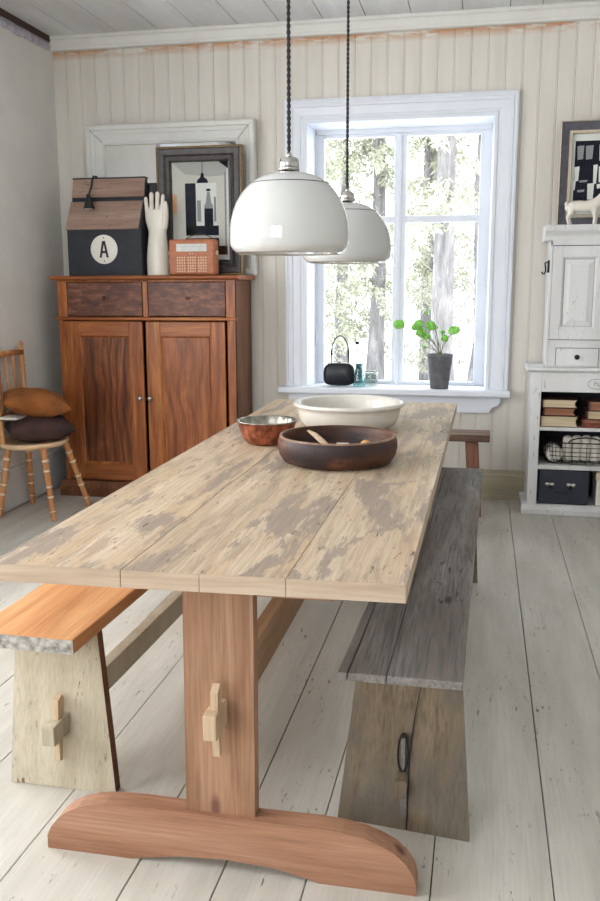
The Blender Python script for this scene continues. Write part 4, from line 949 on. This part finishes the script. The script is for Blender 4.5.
def roll(c, r, L, rx_, rz_, lab):
    Mx = Matrix.Translation(c) @ Matrix.Rotation(rz_, 4, 'Z') @ Matrix.Rotation(rx_, 4, 'X')
    prof = [(.0, -L/2), (r*.6, -L/2), (r*.93, -L/2+.006), (r, -L/2+.02), (r*1.02, 0), (r, L/2-.02), (r*.93, L/2-.006), (r*.6, L/2), (r*.55, L/2-.006), (0, L/2-.004)]
    tag(MB().lathe(prof, (0, 0, 0), 20, M=Mx).build('rolled_towel', M['towel']), lab, 'towel', 'rolled linen in the wire basket')
labs = ['white linen roll at the left end of the wire basket', 'white linen roll second from left in the wire basket', 'white linen roll third from left in the wire basket', 'white linen roll fourth from left in the wire basket', 'white linen roll fifth from left in the wire basket', 'white linen roll sixth from left, by the frame edge', 'white linen roll at the far right of the basket']
roll((.447, 5.43, .358), .050, .14, PI/2, .1, labs[0])
for i in range(6):
    roll((.528+i*.0535, 5.41+.008*(i % 2), .384+.003*(i % 3)), .0275, .155, .10, 0, labs[i+1])
# suitcase
SCs = thing('suitcase', 'small navy blue suitcase with two silver clasps on bottom shelf', 'suitcase', (.49, 5.42, .059))
M['navyc'] = plain('navy_fibre_case', lin(38, 44, 58), .55, var=.12, bscale=60, bump=.2)
MB().box(.368, .655, 5.325, 5.53, .0595, .266).build('case', M['navyc'], SCs, bevel=.008, seg=3)
MB().box(.366, .657, 5.395, 5.401, .0595, .267).build('lid_seam', M['iron'], SCs)
for cx1 in (.430, .552):
    cm = MB().box(cx1-.026, cx1+.026, 5.319, 5.326, .171, .190).ball((cx1-.014, 5.322, .180), .012, .006, .012).ball((cx1+.014, 5.322, .180), .012, .006, .012).box(cx1-.007, cx1+.007, 5.317, 5.326, .155, .176, 1)
    cm.build('clasp', [M['chrome'], M['iron']], SCs, bevel=.002)
MB().tube([(.44, 5.322, .165), (.447, 5.312, .148), (.47, 5.308, .141), (.51, 5.308, .141), (.535, 5.312, .148), (.542, 5.322, .165)], .0055, 8).build('handle', M['navyc'], SCs)
WBX = thing('storage_box', 'pale cardboard storage box right of the navy suitcase', 'box', (.79, 5.44, .059))
MB().box(.700, .92, 5.34, 5.56, .0595, .215).build('box', M['cloth'], WBX, bevel=.003)
MB().box(.694, .926, 5.334, 5.566, .215, .262).build('lid', M['page'], WBX, bevel=.003)

# framed print on cupboard
FP = thing('framed_print', 'slate-framed black and white photograph standing on the white cupboard', 'picture', (.75, 5.58, 1.685))
ff = MB(); M['slate'] = plain('slate_grey_frame', lin(86, 86, 94), .5, var=.2, bscale=25); M['beigef'] = plain('beige_wood_edge', lin(192, 180, 160), .6, var=.1)
fx0, fx1, fz0, fz1 = .412, 1.02, 1.686, 2.282
frame_ring(ff, [(0, 5.60), (0, 5.545), (.006, 5.540)], fx0, fx1, fz0, fz1, 1)
frame_ring(ff, [(.006, 5.540), (.012, 5.546), (.048, 5.560), (.052, 5.560)], fx0, fx1, fz0, fz1, 0)
frame_ring(ff, [(.052, 5.560), (.054, 5.550), (.068, 5.550), (.072, 5.572)], fx0, fx1, fz0, fz1, 1)
ff.box(fx0+.004, fx1-.004, 5.580, 5.598, fz0+.004, fz1-.004, 0)
ff.build('frame', [M['slate'], M['beigef']], FP)
pp = MB(); pmats = [PI_['white'], PI_['dark'], PI_['mid']]
pp.box(fx0+.06, fx1-.06, 5.574, 5.582, fz0+.06, fz1-.06, 0)
pp.box(.500, .93, 5.573, 5.576, 1.815, 2.172, 1)
rd = random.Random(8)
for (u0, v0, u1, v1, m_) in ((318, 390, 348, 480, 0), (300, 480, 330, 540, 0), (430, 380, 455, 500, 0), (462, 390, 480, 490, 0), (400, 500, 440, 600, 0), (330, 255, 370, 340, 2), (380, 255, 425, 340, 2), (460, 250, 480, 350, 0), (350, 478, 400, 488, 2), (455, 505, 480, 530, 0), (340, 540, 385, 552, 2)):
    # print detail measured within the photograph it shows
    X_ = lambda a_: .500+(a_-318)/6.93*.00655; Z_ = lambda a_: 2.172-(a_-222)/6.93*.00600
    pp.prism([(X_(u0), Z_(v0)), (X_(u1), Z_(v0)+.003), (X_(u1)-.004, Z_(v1)), (X_(u0)+.003, Z_(v1)-.003)], 'y', 5.5718, 5.574, m_)
for i in range(14):
    a_ = rd.uniform(.68, .90); b_ = rd.uniform(1.85, 2.12); w_ = rd.uniform(.006, .02); h_ = rd.uniform(.02, .08)
    pp.box(a_, a_+w_, 5.5718, 5.574, b_, b_+h_, rd.choice((0, 2)))
pp.build('print', pmats, FP)
MB().box(fx0+.058, fx1-.058, 5.566, 5.5675, fz0+.058, fz1-.058).build('glass', M['pane'], FP)
# lamb figurine
LB = MB(); lx, ly, lz = .549, 5.40, 1.6845; S_ = 1.0
def lp(x_, y_, z_): return (lx+x_, ly+y_, lz+z_)
body = [(-.085, 0, .098, .022), (-.065, 0, .105, .032), (-.03, 0, .106, .033), (.01, 0, .104, .032), (.045, 0, .110, .036), (.07, 0, .125, .032), (.085, 0, .148, .022), (.10, 0, .168, .019), (.115, 0, .178, .020)]
LB.tube([lp(*b_[:3]) for b_ in body], 1, 14, rs=[b_[3] for b_ in body])
LB.ball(lp(-.085, 0, .098), .022, .021, .022, 14, 10); LB.ball(lp(.118, 0, .179), .022, .018, .020, 14, 10)
LB.tube([lp(.118, 0, .180), lp(.140, 0, .170), lp(.158, 0, .160)], 1, 12, rs=[.019, .013, .009]); LB.ball(lp(.158, 0, .160), .009, .009, .009, 10, 8)
for x_, y_ in ((-.075, -.018), (-.062, .018), (.055, -.018), (.068, .018)):
    bk_ = x_ < 0; k_ = -.016 if bk_ else .003
    LB.tube([lp(x_, y_*.6, .100), lp(x_+(.004 if bk_ else 0), y_, .070), lp(x_+k_, y_, .042), lp(x_-.008 if bk_ else x_, y_, .010), lp(x_-.008 if bk_ else x_, y_, .0)], 1, 10, rs=[.020, .016, .0085, .008, .010])
LB.tube([lp(-.10, 0, .110), lp(-.100, 0, .128), lp(-.092, 0, .134)], 1, 8, rs=[.009, .008, .005])
for s in (-1, 1): LB.tube([lp(.108, s*.014, .192), lp(.102, s*.022, .205), lp(.094, s*.030, .200)], 1, 8, rs=[.006, .007, .003])
lo = LB.build('lamb_body', M['porcelain']); rm = lo.modifiers.new('remesh', 'REMESH'); rm.mode = 'VOXEL'; rm.voxel_size = .003; rm.use_smooth_shade = True
sm_ = lo.modifiers.new('smooth', 'SMOOTH'); sm_.factor = .5; sm_.iterations = 3
LF = thing('lamb_figurine', 'cream lamb figurine standing on white cupboard before the photograph', 'figurine', (lx, ly, lz))
lo.parent = LF; lo.location = (-lx, -ly, -lz)
for s in (-1, 1): MB().ball(lp(.132, s*.015, .182), .003, .003, .003, 8, 6).build('eye', M['black'], LF)
MB().tube([lp(.088, .024*math.cos(t), .152+.024*math.sin(t)) for t in [i*2*PI/16 for i in range(16)]], .004, 6, closed=True).build('neck_ribbon', M['bleather'], LF)
